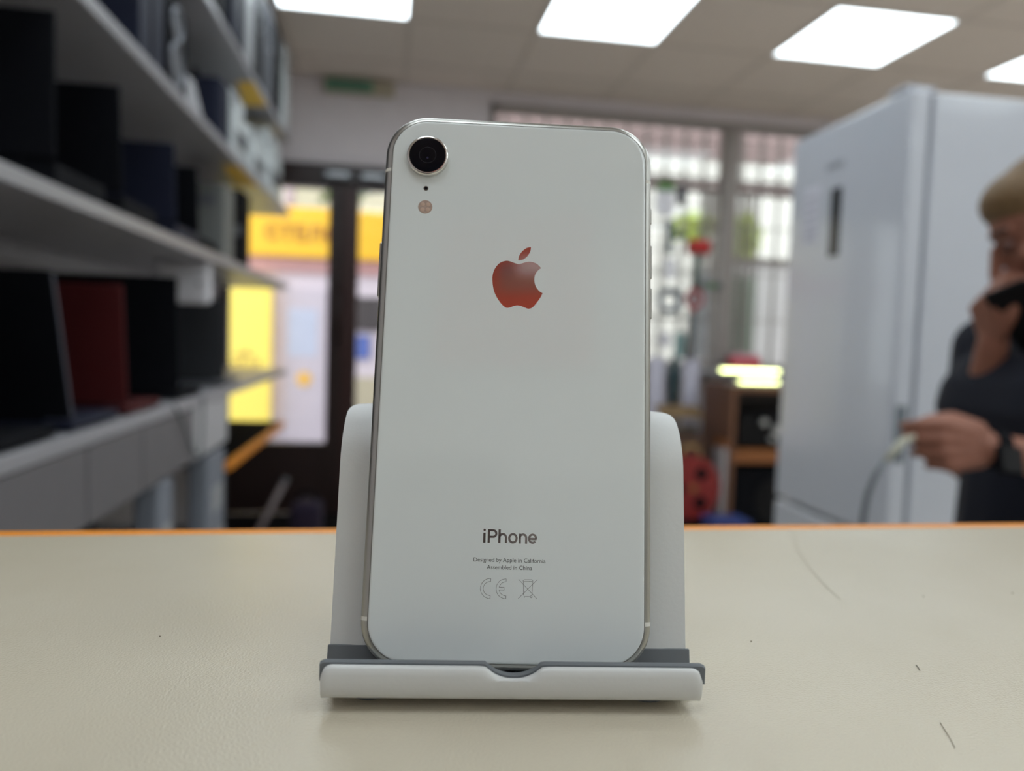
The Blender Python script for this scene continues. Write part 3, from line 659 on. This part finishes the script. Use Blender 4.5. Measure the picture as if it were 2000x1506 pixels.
stroke(IP, [(5.12, -41.62), (6.95, -41.62)]+arcp(6.03, -41.55, .93, 1.04, -2, 318, 24), w_*.9)
face_out(IP.obj('model_lettering', M_ink, ph))
M_fineL = M_fine
text('Designed by Apple in California', 1.5*mm, M_fine, ph, (.15*mm, -47.72*mm, .012*mm), name='small_lettering', fit=18.8*mm, off=.012*mm)
text('Assembled in China', 1.5*mm, M_fine, ph, (.2*mm, -49.58*mm, .012*mm), name='small_lettering', fit=11.8*mm, off=.012*mm)
CEP = [[(-4.57, -51.94)]+arcp(-4.66, -54.48, 2.52, 2.54, 94, 268)+[(-4.6, -57.02), (-4.6, -56.24)]+arcp(-4.66, -54.48, 1.8, 1.76, 264, 96)+[(-4.57, -52.72)],
       [(-.57, -51.96)]+arcp(-.6, -54.46, 2.52, 2.5, 94, 268)+[(-.56, -56.96), (-.56, -56.2)]+arcp(-.6, -54.46, 1.76, 1.76, 264, 192)+[(-2.30, -54.80), (-1.03, -54.80), (-1.03, -54.12), (-2.32, -54.12)]+arcp(-.6, -54.46, 1.76, 1.76, 168, 96)+[(-.57, -52.7)]]
ce = MB()
for c in CEP: stroke(ce, c, .105, closed=True)
face_out(ce.obj('conformity_mark', M_fine, ph))
BIN = [[(3.89, -52.55), (3.85, -52.24), (4.17, -52.08), (6.11, -52.04), (6.37, -52.26), (6.38, -52.49), (3.89, -52.55)], [(3.9, -52.55), (4.04, -55.87), (4.23, -56.32), (5.74, -56.29)], [(6.38, -52.49), (6.18, -56.02)], arcp(6.02, -56.33, .26, .26, 0, 360, 14), [(4.23, -56.32), (4.24, -56.66)], [(2.66, -52.01), (7.55, -56.84)], [(7.51, -51.96), (2.67, -56.85)]]
bn_ = MB()
for c in BIN: stroke(bn_, c, .10)
face_out(bn_.obj('crossed_bin_mark', M_fine, ph))

# ------------------------------------------------------------------ fridge
fg = thing('fridge', 'tall white fridge freezer with a dark display strip', 'fridge', (1.394, 1.936, 0), rad(-.3))
FD = mat('display_black', S(26, 32, 40), .2)
du = B(0, .062, 0, .62, .555, 1.8).obj('upper_door', M_fridge, fg, bev=.012, seg=4)
dl = B(0, .062, 0, .62, .05, .543).obj('lower_door', M_fridge, fg, bev=.012, seg=4)
B(-.002, .003, .305, .362, 1.378, 1.592).obj('display', FD, du)
B(-.0008, .002, .30, .40, 1.655, 1.675).obj('badge', mat('badge_grey', S(150, 154, 164), .4), du)
B(-.001, .002, .43, .53, 1.43, 1.62).obj('sticker', mat('sticker_white', S(212, 212, 224), .6), du)
for k in range(5): B(-.0018, -.0008, .44, .52, 1.46+.03*k, 1.468+.03*k).obj('sticker_line', mat('sticker_grey', S(176, 176, 190), .6), du)
B(.068, .66, -.003, .62, .02, 1.792).obj('cabinet', M_fridge, fg, bev=.008, seg=3)
B(.060, .070, .006, .61, .05, 1.785).obj('door_seal', mat('seal_grey', S(120, 126, 136), .6), fg)
B(-.004, .09, .02, .10, 1.80, 1.815).obj('hinge_cover', M_fridge, fg, bev=.006); MB().rod((.03, .05, 1.815), (.03, .05, 1.822), .014).obj('hinge_pin', M_grey, fg)
B(.012, .045, -.0022, .001, .775, .935).obj('handle_recess', mat('recess_grey', S(110, 118, 126), .5), du)
for x in (.10, .60):
    for y in (.05, .55): MB().rod((x, y, 0), (x, y, .02), .02).obj('foot', M_black, fg)

# ------------------------------------------------------------------ tool rack by the window
M_wire = mat('rack_wire', S(150, 148, 146), .4, metal=.3)
rk = thing('display_rack', 'grey wire display rack in front of the window, hung with goods', 'rack', (1.7, 4.43, 0))
for x in (-.30, .28): MB().rod((x, 0, .01), (x, 0, 2.06), .011, seg=10).obj('post', M_wire, rk, smooth=True)
for x in (-.30, .28): B(x-.02, x+.02, -.06, .06, 0, .02).obj('foot', M_wire, rk)
hw = MB().rod((-.30, 0, 0), (.28, 0, 0), .0035, seg=6).mesh('cross_wire', M_wire, True)
for k in range(12): link_copy(hw, 'cross_wire', rk, (0, 0, .55+.136*k))
vw = MB().rod((0, 0, .55), (0, 0, 2.05), .0035, seg=6).mesh('upright_wire', M_wire, True)
for k in range(4): link_copy(vw, 'upright_wire', rk, (-.18+.115*k, -.006, 0))
HY = 4.372
def hook(x, z, par, y0=4.418): return MB().tube([(0, y0-par.location.y, z), (0, -.004, z), (0, -.010, z+.008)], .003, 6).obj('hook', M_wire, par)
def card(label, x0, x1, z0, z1, m, name='hanging_card', cat='packet', head=None, th=.012):
    t = thing(name, label, cat, ((x0+x1)/2, HY, z0)); w = (x1-x0)/2
    B(-w, w, -th/2, th/2, 0, z1-z0).obj('card', m, t, bev=.002)
    if head: B(-w*.9, w*.9, -th/2-.002, th/2+.002, z1-z0, z1-z0+.05).obj('header', head, t)
    hook(0, z1-z0+(.05 if head else 0)-.004, t); return t
M_gr = mat('header_green', S(86, 128, 66), .6); M_teal = mat('teal_plastic', S(44, 72, 80), .5); M_rd = mat('tool_red', S(176, 26, 24), .4); M_gg = mat('handle_green_grey', S(96, 116, 108), .6)
card('white packet with green header at the top of the rack', 1.545, 1.66, 1.83, 1.97, M_paper, head=M_gr)
card('dark navy pouch at the top right of the rack', 1.672, 1.73, 1.90, 2.0, M_navy, 'pouch', 'pouch')
card('white card hanging in the middle of the rack', 1.615, 1.685, 1.46, 1.58, M_paper)
card('white card hanging low on the rack, above the umbrella', 1.60, 1.675, 1.06, 1.145, M_paper)
card('teal packet low on the rack beside the long handle', 1.70, 1.765, 1.0, 1.15, mat('packet_teal', S(120, 150, 150), .6))
card('tall white panel hanging at the lower left of the rack', 1.545, 1.645, .62, 1.0, mat('panel_lilac', S(206, 204, 220), .7), 'hanging_board', 'panel')
card('tall white panel hanging at the lower right of the rack', 1.762, 1.86, .60, 1.0, mat('panel_lilac', S(206, 204, 220), .7), 'hanging_board', 'panel')
t = thing('clamp', 'dark teal bar clamp hanging at the left of the rack', 'clamp', (1.64, HY-.01, 1.60)); B(-.018, .018, -.01, .01, 0, .20).obj('bar', M_teal, t, bev=.004); B(.018, .10, -.012, .012, .10, .13).obj('jaw', M_teal, t, bev=.004); hook(0, .2, t)
B(.06, .075, -.005, .005, .06, .10).obj('screw', M_silver, t)
t = thing('mallet', 'red headed mallet with a grey green handle hanging on the rack', 'mallet', (1.82, HY, 1.42)); MB().rod((-.06, 0, .235), (.06, 0, .235), .045, seg=20).obj('head', M_rd, t, bev=.008); MB().rod((-.005, 0, 0), (-.005, 0, .20), .016).obj('handle', M_gg, t, smooth=True); hook(0, .27, t)
t = thing('spirit_level', 'dark grey bar level hanging level at the right of the rack', 'level', (1.91, HY, 1.41)); B(-.070, .070, -.012, .012, 0, .045).obj('body', mat('level_grey', S(78, 86, 86), .5), t, bev=.004); B(-.018, .018, -.0135, .0135, .012, .034).obj('vial', M_gr, t); hook(0, .045, t)
t = thing('cable_coil', 'dark blue coil of cable hanging on the rack', 'cable', (1.655, HY, 1.26))
for k, r in enumerate((.068, .060, .052)): MB().torus((0, -.008+.008*k, .075), r, .010, 'Y').obj('loop', mat('cable_blue', S(36, 62, 88), .5), t, smooth=True)
hook(0, .127, t)
t = thing('tape_roll', 'red tape roll hanging beside the blue cable coil', 'tape', (1.81, HY, 1.29)); MB().torus((0, 0, .06), .048, .015, 'Y').obj('tape', mat('tape_red', S(150, 48, 54), .5), t, smooth=True); MB().torus((0, 0, .06), .030, .004, 'Y').obj('core', M_paper, t, smooth=True); hook(0, .10, t)
t = thing('broom', 'long handled tool with a dark blue handle hanging low on the rack', 'tool', (1.745, HY-.02, .98)); MB().rod((.05, 0, 0), (.05, 0, .30), .010).obj('handle', M_teal, t, smooth=True); MB().ball((.05, 0, .30), .013).obj('cap', M_rd, t); hook(.05, .28, t)
t = thing('umbrella', 'folded dark blue umbrella hanging between two white panels', 'umbrella', (1.705, HY, .70)); MB().lathe([(.008, 0), (.026, .05), (.030, .2), (.018, .30), (.006, .33)], 16).obj('canopy', M_teal, t, smooth=True); MB().torus((.012, 0, .345), .014, .005, 'Y', a0=0, a1=270).obj('handle', M_black, t)
t = thing('packet', 'red and pink packet lying on the window sill behind the lamp', 'packet', (2.24, 4.57, .93)); B(-.10, .10, -.04, .04, 0, .075).obj('body', mat('packet_red', S(214, 84, 92), .5), t, bev=.01); B(-.09, .09, -.035, .035, .075, .10).obj('flap', mat('packet_pink', S(226, 170, 184), .5), t, bev=.006)

# ------------------------------------------------------------------ wooden cabinet, lamp, receiver, reel
M_wood = mat('brown_wood', S(112, 74, 52), .5, var=.25, scale=5); M_woodo = mat('orange_wood', S(140, 84, 40), .5, var=.2, scale=5)
cb = thing('wooden_cabinet', 'brown wooden cabinet with a dark open front beside the fridge', 'cabinet', (1.88, 3.95, 0))
B(0, .95, 0, .39, .83, .86).obj('top', M_wood, cb, bev=.003); B(0, .03, 0, .39, 0, .83).obj('side_panel', M_wood, cb); B(.92, .95, 0, .39, 0, .83).obj('side_panel', M_wood, cb)
B(.03, .92, 0, .37, .44, .51).obj('shelf_board', M_woodo, cb); B(.03, .92, .371, .39, .02, .83).obj('back_panel', M_brown2, cb); B(.03, .92, .0, .37, 0, .02).obj('bottom', M_wood, cb)
rc = thing('stereo_receiver', 'black stereo receiver with silver knobs inside the wooden cabinet', 'stereo', (2.18, 4.02, .512))
B(-.22, .30, 0, .28, .012, .20).obj('case', M_black, rc, bev=.004); B(-.22, .30, -.008, 0, .012, .20).obj('front_panel', M_black2, rc)
for x, z, r in ((-.08, .15, .020), (.0, .105, .028), (-.03, .055, .016), (.09, .10, .02)): MB().rod((x, -.03, z), (x, -.008, z), r, seg=20).obj('knob', M_silver, rc, smooth=False)
for x in (-.18, .26): MB().rod((x, .05, 0), (x, .05, .012), .018).obj('foot', M_black, rc)
bs = thing('floor_speaker', 'big black speaker box at the bottom of the wooden cabinet', 'speaker', (2.20, 4.0, .02)); B(-.26, .40, 0, .31, .002, .40).obj('cabinet', M_black, bs, bev=.006); MB().rod((.0, -.006, .2), (.0, 0, .2), .13, seg=32).obj('driver', M_black2, bs)
M_led = mat('led_tube', S(250, 255, 220), .4, var=0, emit=(.90, 1.0, .42, 1), estr=6.0)
ll = thing('led_lamp', 'twin tube lamp glowing yellow white on the wooden cabinet', 'lamp', (1.99, 3.98, .86))
B(-.10, .22, .02, .10, 0, .012).obj('base', M_lgrey, ll, bev=.003); B(.10, .14, .03, .05, .012, .10).obj('stand', M_lgrey, ll)
B(-.18, .19, .012, .03, .072, .10).obj('reflector', M_white, ll); B(-.07, .19, .012, .03, .012, .04).obj('reflector', M_white, ll)
MB().rod((-.165, .004, .086), (.175, .004, .086), .006).obj('tube', M_led, ll); MB().rod((-.055, .004, .026), (.175, .004, .026), .005).obj('tube', M_led, ll)
re = thing('cable_reel', 'red cable reel with round holes below the tool rack', 'reel', (1.635, 3.9, .15))
def disc(y):
    mb = MB(); outer = arcp(0, .17, .155, .17, 0, 360, 40)[:-1]
    mb.prism(outer, -.006, .006, Matrix.Translation((0, y, 0)) @ Matrix.Rotation(rad(90), 4, 'X')); return mb
M_reel = mat('reel_red', S(136, 32, 30), .5)
for y in (-.05, .05): disc(y).obj('side_disc', M_reel, re, bev=.004)
MB().rod((0, -.044, .17), (0, .044, .17), .085, seg=28).obj('wound_cable', M_black, re)
for a in (60, 180, 300): MB().rod((.085*math.cos(rad(a)), -.0585, .17+.09*math.sin(rad(a))), (.085*math.cos(rad(a)), -.056, .17+.09*math.sin(rad(a))), .034, seg=18).obj('hole', M_black, re)
MB().rod((0, -.066, .17), (0, -.056, .17), .022, seg=18).obj('hub', M_woodo, re)
MB().torus((0, 0, .34), .05, .009, 'Y', a0=0, a1=180).obj('handle', mat('handle_tan', S(168, 132, 84), .5), re)
B(-.12, .12, -.08, .08, -.15, 0).obj('stand', M_black, re, bev=.01)
t = thing('plank', 'pale upright plank between the red reel and the cabinet', 'plank', (1.865, 4.02, 0)); B(-.018, .010, -.06, .06, 0, .56).obj('board', mat('plank_pale', S(176, 168, 170), .6), t); B(-.0185, .0105, -.061, .061, .52, .561).obj('end_cap', M_woodo, t)
t = thing('blue_box', 'blue plastic box on the floor right of the red reel', 'box', (1.76, 3.70, 0)); B(-.10, .10, -.08, .08, 0, .17).obj('body', mat('box_blue', S(40, 56, 112), .5), t, bev=.01); B(-.105, .105, -.085, .085, .17, .195).obj('lid', mat('box_blue_lid', S(48, 66, 128), .5), t, bev=.006)
t = thing('carton', 'brown carton with a sloping flap behind the red reel', 'box', (1.68, 4.20, 0)); B(-.13, .13, -.12, .10, 0, .56).obj('body', mat('carton_brown', S(92, 66, 52), .7), t); fp_ = B(-.13, .13, -.12, -.115, 0, .13).obj('flap', mat('carton_tan', S(128, 104, 72), .7), t); fp_.location = (0, 0, .56); fp_.rotation_euler = (rad(-62), 0, 0)
t = thing('roll', 'beige roll standing on end left of the cabinet', 'roll', (1.88, 4.56, 0)); MB().rod((0, 0, 0), (0, 0, .88), .06, seg=20).obj('roll_body', mat('roll_beige', S(190, 176, 156), .8), t, smooth=False); MB().rod((0, 0, .88), (0, 0, .885), .03).obj('core', M_brown, t)

# ------------------------------------------------------------------ person on the right
def capsule(bm, a, ra, b, rb, seg=14):
    a, b = Vector(a), Vector(b); d = b-a
    q = (d.to_track_quat('Z', 'Y') if d.length > 1e-6 else Vector((0, 0, 1)).to_track_quat('Z', 'Y')).to_matrix().to_4x4(); L = d.length
    rings = []
    for k in range(1, 5): t_ = rad(-90+90*k/5); rings.append((ra*math.cos(t_), ra*math.sin(t_)))
    rings += [(ra, 0), (rb, L)]
    for k in range(1, 5): t_ = rad(90*k/5); rings.append((rb*math.cos(t_), L+rb*math.sin(t_)))
    Mx = Matrix.Translation(a) @ q; R_ = []
    for r, h in rings: R_.append([bm.verts.new(Mx @ Vector((r*math.cos(2*math.pi*i/seg), r*math.sin(2*math.pi*i/seg), h))) for i in range(seg)])
    for A, B2 in zip(R_, R_[1:]):
        for i in range(seg): bm.faces.new((A[i], A[(i+1) % seg], B2[(i+1) % seg], B2[i]))
    bm.faces.new(R_[0][::-1]); bm.faces.new(R_[-1])
def fuse(name, m, parent, caps, balls=(), voxel=.005, smooth_it=6):
    """many tapered limbs fused into ONE continuous skin"""
    mb = MB()
    for c in caps: capsule(mb.bm, *c)
    for c, r, sc_, rot in balls: mb.ball(c, r, sc_, rot, 20)
    o = mb.obj('tmp', None); rm = o.modifiers.new('r', 'REMESH'); rm.mode = 'VOXEL'; rm.voxel_size = voxel
    sm = o.modifiers.new('s', 'SMOOTH'); sm.factor = .5; sm.iterations = smooth_it
    dg = bpy.context.evaluated_depsgraph_get(); me = bpy.data.meshes.new_from_object(o.evaluated_get(dg)); bpy.data.objects.remove(o)
    me.name = name; me.materials.clear(); me.materials.append(m)
    for p_ in me.polygons: p_.use_smooth = True
    r = bpy.data.objects.new(name, me); COL.objects.link(r); r.parent = parent; return r
M_skin = mat('skin', S(150, 99, 80), .55, var=.05, scale=40)
M_shirt = mat('navy_cloth', S(10, 15, 31), .9, var=.12, scale=60, bump=.3, bscale=500)
M_pants = mat('dark_trousers', S(28, 30, 38), .9); M_hair = mat('light_brown_hair', S(118, 92, 60), .55, var=.3, scale=70); M_brow = mat('brow_brown', S(70, 48, 38), .7)
HC = Vector((1.150, 1.196, 1.308)); TL = rad(29); TY = rad(-28)
Rz = Matrix.Rotation(TY, 3, 'Z')
f_ = Rz @ Vector((-math.cos(TL), 0, -math.sin(TL))); u_ = Rz @ Vector((-math.sin(TL), 0, math.cos(TL))); l_ = u_.cross(f_)
HR = Matrix((f_, l_, u_)).transposed()
def H(x, y, z): return HC + HR @ Vector((x, y, z))
def hand(Wp, d, n, s, curls, thumb, k=1.0, kl=1.0):
    Wp, d, n, s = Vector(Wp), Vector(d).normalized(), Vector(n).normalized(), Vector(s).normalized(); caps = []
    kn = []
    for i, (off, fw) in enumerate(((.030, .085), (.010, .089), (-.010, .085), (-.028, .076))):
        q = Wp + d*fw*k*kl + s*off*k; kn.append(q); caps.append((Wp+d*.012*k+s*off*.55*k, .0155*k, q, .0115*k))
    for i, (q, L) in enumerate(zip(kn, ((.040, .024, .019), (.045, .028, .020), (.041, .026, .019), (.032, .019, .017)))):
        a = 0; p_ = q; r = (.0098, .0100, .0094, .0084)[i]*k
        for j, seg_l in enumerate(L):
            a += rad(curls[i][j]); dv = d*math.cos(a)+n*math.sin(a); e = p_+dv*seg_l*k*kl
            caps.append((p_, r, e, r*.9)); p_ = e; r *= .9
    p0 = Wp+d*.018*k*kl+s*.026*k; last = p0; r = .0145*k
    for tx, ty, tz, L in thumb:
        e = last+(d*tx+s*ty+n*tz).normalized()*L*k*kl; caps.append((last, r, e, r*.84)); last = e; r *= .84
    return caps
pe = thing('person', 'person in a navy shirt with tied light brown hair speaking into a phone', 'person', (1.22, 1.22, 0))
pe_off = Vector((1.22, 1.22, 0))
caps = []
LW = Vector((.924, 1.052, .943)); LE = Vector((1.225, 1.03, .885)); LS = Vector((1.19, 1.055, 1.10))
RW = Vector((1.084, 1.236, 1.110)); RE = Vector((1.135, 1.335, .875)); RS = Vector((1.20, 1.385, 1.10))
caps += [(LS, .052, LE, .040), (LE, .039, LW, .026), (RS, .052, RE, .040), (RE, .039, RW, .026)]
lh = hand(LW, (-1, .05, .02), (.1, 1, -.15), (.02, .15, 1), ((34, 40, 22), (42, 46, 28), (52, 50, 30), (58, 52, 30)), ((.95, .42, .30, .046), (1, -.12, .25, .036), (1, -.35, .25, .028)), 1.06, .80)
rh = hand(RW, (-.42, -.10, .90), (.85, -.25, .45), (-.1, -.95, .1), ((50, 64, 40), (56, 66, 40), (60, 66, 40), (62, 66, 40)), ((.7, .55, .3, .040), (.8, .1, .5, .032), (.6, -.2, .8, .026)), .92)
caps += lh+rh
caps += [((1.20, 1.22, .62), .13, (1.19, 1.22, .88), .115), ((1.19, 1.17, 1.0), .10, (1.19, 1.27, 1.0), .10), (LS, .055, RS, .055), ((1.195, 1.22, 1.08), .055, H(-.035, 0, -.07), .050),
         ((1.20, 1.14, .56), .085, (.86, 1.12, .55), .062), ((1.20, 1.30, .56), .085, (.86, 1.32, .55), .062), ((.86, 1.12, .54), .060, (.88, 1.12, .10), .040), ((.86, 1.32, .54), .060, (.88, 1.32, .10), .040),
         ((.90, 1.12, .05), .040, (.74, 1.12, .035), .030), ((.90, 1.32, .05), .040, (.74, 1.32, .035), .030)]
caps += [(H(.092, 0, .012), .008, H(.112, 0, -.032), .0105), (H(.098, -.010, -.038), .008, H(.098, .010, -.038), .008), (H(.084, 0, .034), .009, H(.072, -.040, .032), .008), (H(.084, 0, .034), .009, H(.072, .040, .032), .008),
         (H(.090, -.018, -.064), .0065, H(.090, .018, -.064), .0065), (H(.086, -.015, -.076), .007, H(.086, .015, -.076), .007), (H(-.01, -.05, -.055), .03, H(.05, -.018, -.098), .024), (H(-.01, .05, -.055), .03, H(.05, .018, -.098), .024)]
balls = [(H(-.012, 0, .032), 1, (.098, .076, .090), HR), (H(.034, 0, -.040), 1, (.058, .058, .078), HR), (H(.068, 0, -.104), .021, (1, 1.1, 1), HR), (H(.056, .036, -.022), .026, (1, 1, 1), HR), (H(.056, -.036, -.022), .026, (1, 1, 1), HR)]
for sy in (-1, 1): balls.append((H(-.008, sy*.078, -.008), 1, (.018, .008, .030), HR))
sh_ = [((Vector(a)-pe_off), ra, (Vector(b)-pe_off), rb) for a, ra, b, rb in caps]
body = fuse('body', M_skin, pe, sh_, [(c-pe_off, r, s_, q) for c, r, s_, q in balls], .0042, 4)
def off(lst): return [(Vector(a)-pe_off, ra, Vector(b)-pe_off, rb) for a, ra, b, rb in lst]
LSl = LS.lerp(LE, .92); RSl = RS.lerp(RE, .9)
fuse('shirt', M_shirt, pe, off([(LS, .064, LSl, .056), (RS, .064, RSl, .054), (LS, .064, RS, .064), ((1.20, 1.22, .60), .150, (1.19, 1.22, .86), .132), ((1.175, 1.15, .985), .125, (1.175, 1.29, .985), .125), ((1.195, 1.22, 1.10), .068, (1.19, 1.22, 1.145), .060)]), (), .008, 8)
fuse('trousers', M_pants, pe, off([((1.20, 1.14, .56), .10, (.86, 1.12, .55), .076), ((1.20, 1.30, .56), .10, (.86, 1.32, .55), .076), ((.86, 1.12, .54), .074, (.88, 1.12, .11), .055), ((.86, 1.32, .54), .074, (.88, 1.32, .11), .055), ((1.22, 1.15, .58), .12, (1.22, 1.29, .58), .12)]), (), .009, 6)
for y in (1.12, 1.32): fuse('shoe', M_black, pe, off([((.91, y, .055), .050, (.72, y, .042), .040)]), (), .008, 4)
fuse('hair', M_hair, pe, [], [(H(-.026, 0, .046)-pe_off, 1, (.102, .085, .092), HR), (H(-.05, 0, .0)-pe_off, 1, (.075, .080, .075), HR), (H(-.14, 0, .055)-pe_off, 1, (.045, .045, .045), HR), (H(.02, 0, .075)-pe_off, 1, (.066, .070, .052), HR)], .006, 5)
for sy in (-1, 1):
    MB().ball(H(.0765, sy*.031, .010)-pe_off, .0108, seg=16).obj('eye', mat('eyelid', S(120, 84, 74), .5), pe, smooth=True)
    MB().tube([H(.0845, sy*(.031+.012*c), .004-.004*(1-c*c))-pe_off for c in (-1, -.6, -.2, .2, .6, 1)], .0024, 6).obj('eyelash', M_brow, pe)
    MB().tube([H((.0915 if sy > 0 else .087)-8*(.030+.018*c)**2, sy*(.030+.018*c), .034+.004*(1-c*c))-pe_off for c in (-1, -.5, 0, .5, 1)], .0036, 6).obj('eyebrow', M_brow, pe)
MB().tube([H(.0945-.02*c*c, .022*c, -.0695)-pe_off for c in (-1, -.5, 0, .5, 1)], [.002, .0035, .004, .0035, .002], 6).obj('lips', mat('lips', S(170, 96, 92), .5), pe, smooth=True)
# watch on the near wrist
dW = (LE-LW).normalized(); wc = LW+dW*.012
Mw = Matrix.Translation(wc-pe_off) @ dW.to_track_quat('Z', 'Y').to_matrix().to_4x4()
wt = MB().lathe([(.0270, -.011), (.0305, -.010), (.0305, .010), (.0270, .011)], 28, Mw).obj('watch_band', M_black, pe, smooth=False)
wx = B(-.020, .020, -.0065, .0065, -.022, .022)  .obj('watch_case', M_black, wt, bev=.004); wx.matrix_local = Matrix.Translation(wc-pe_off+Vector((0, -.0315, -.012))) @ Matrix.Rotation(rad(-20), 4, 'X') @ Matrix.Rotation(rad(8), 4, 'Y')
B(-.017, .017, -.0075, -.0062, -.019, .019).obj('watch_glass', M_black2, wx)
# stool under the person
sl = thing('stool', 'black round stool under the person in the navy shirt', 'stool', (1.24, 1.22, 0))
MB().lathe([(.15, .40), (.17, .41), (.17, .425), (.15, .435)], 28).obj('seat', M_black, sl, smooth=False)
MB().rod((0, 0, .05), (0, 0, .40), .025).obj('column', M_silver, sl, smooth=True); MB().lathe([(.19, 0), (.19, .015), (.03, .05)], 28).obj('foot', M_black, sl)
# phone held at the mouth
hp = thing('held_phone', 'black phone held flat in front of the mouth of the person', 'phone', (1.088, 1.188, 1.155))
ax = Vector((.60, .05, -.62)).normalized(); nz_ = Vector((-.55, -.60, -.55)); nz_ = (nz_-ax*nz_.dot(ax)).normalized(); bx = nz_.cross(ax)
hp.matrix_world = Matrix.Translation((1.092, 1.180, 1.152)) @ Matrix((ax, bx, nz_)).transposed().to_4x4()
B(-.072, .072, -.035, .035, -.004, .004).obj('body', M_black2, hp, bev=.003); B(-.068, .068, -.032, .032, .004, .0045).obj('screen', M_black2, hp)
# cable with a pale plug in the other hand
pc = thing('charging_plug_cable', 'grey cable with a pale plug held in the hand in front of the fridge', 'cable', (.80, 1.08, .95))
o3 = Vector((.80, 1.08, .95)); pl = [Vector((.820, 1.080, .955)), Vector((.800, 1.080, .948)), Vector((.790, 1.080, .936)), Vector((.772, 1.080, .917))]
MB().tube([p_-o3 for p_ in pl], [.0045, .006, .006, .0045], 10).obj('plug', mat('plug_cream', S(196, 196, 178), .5), pc, smooth=True)
cp = [Vector((.772, 1.08, .917)), Vector((.757, 1.08, .895)), Vector((.746, 1.08, .865)), Vector((.741, 1.08, .83)), Vector((.739, 1.08, .78)), Vector((.742, 1.08, .6)), Vector((.78, 1.08, .3)), Vector((.84, 1.06, .02)), Vector((.95, 1.0, .006))]
MB().tube([p_-o3 for p_ in cp], .0048, 10).obj('cord', mat('cord_grey', S(112, 118, 124), .5), pc, smooth=True)
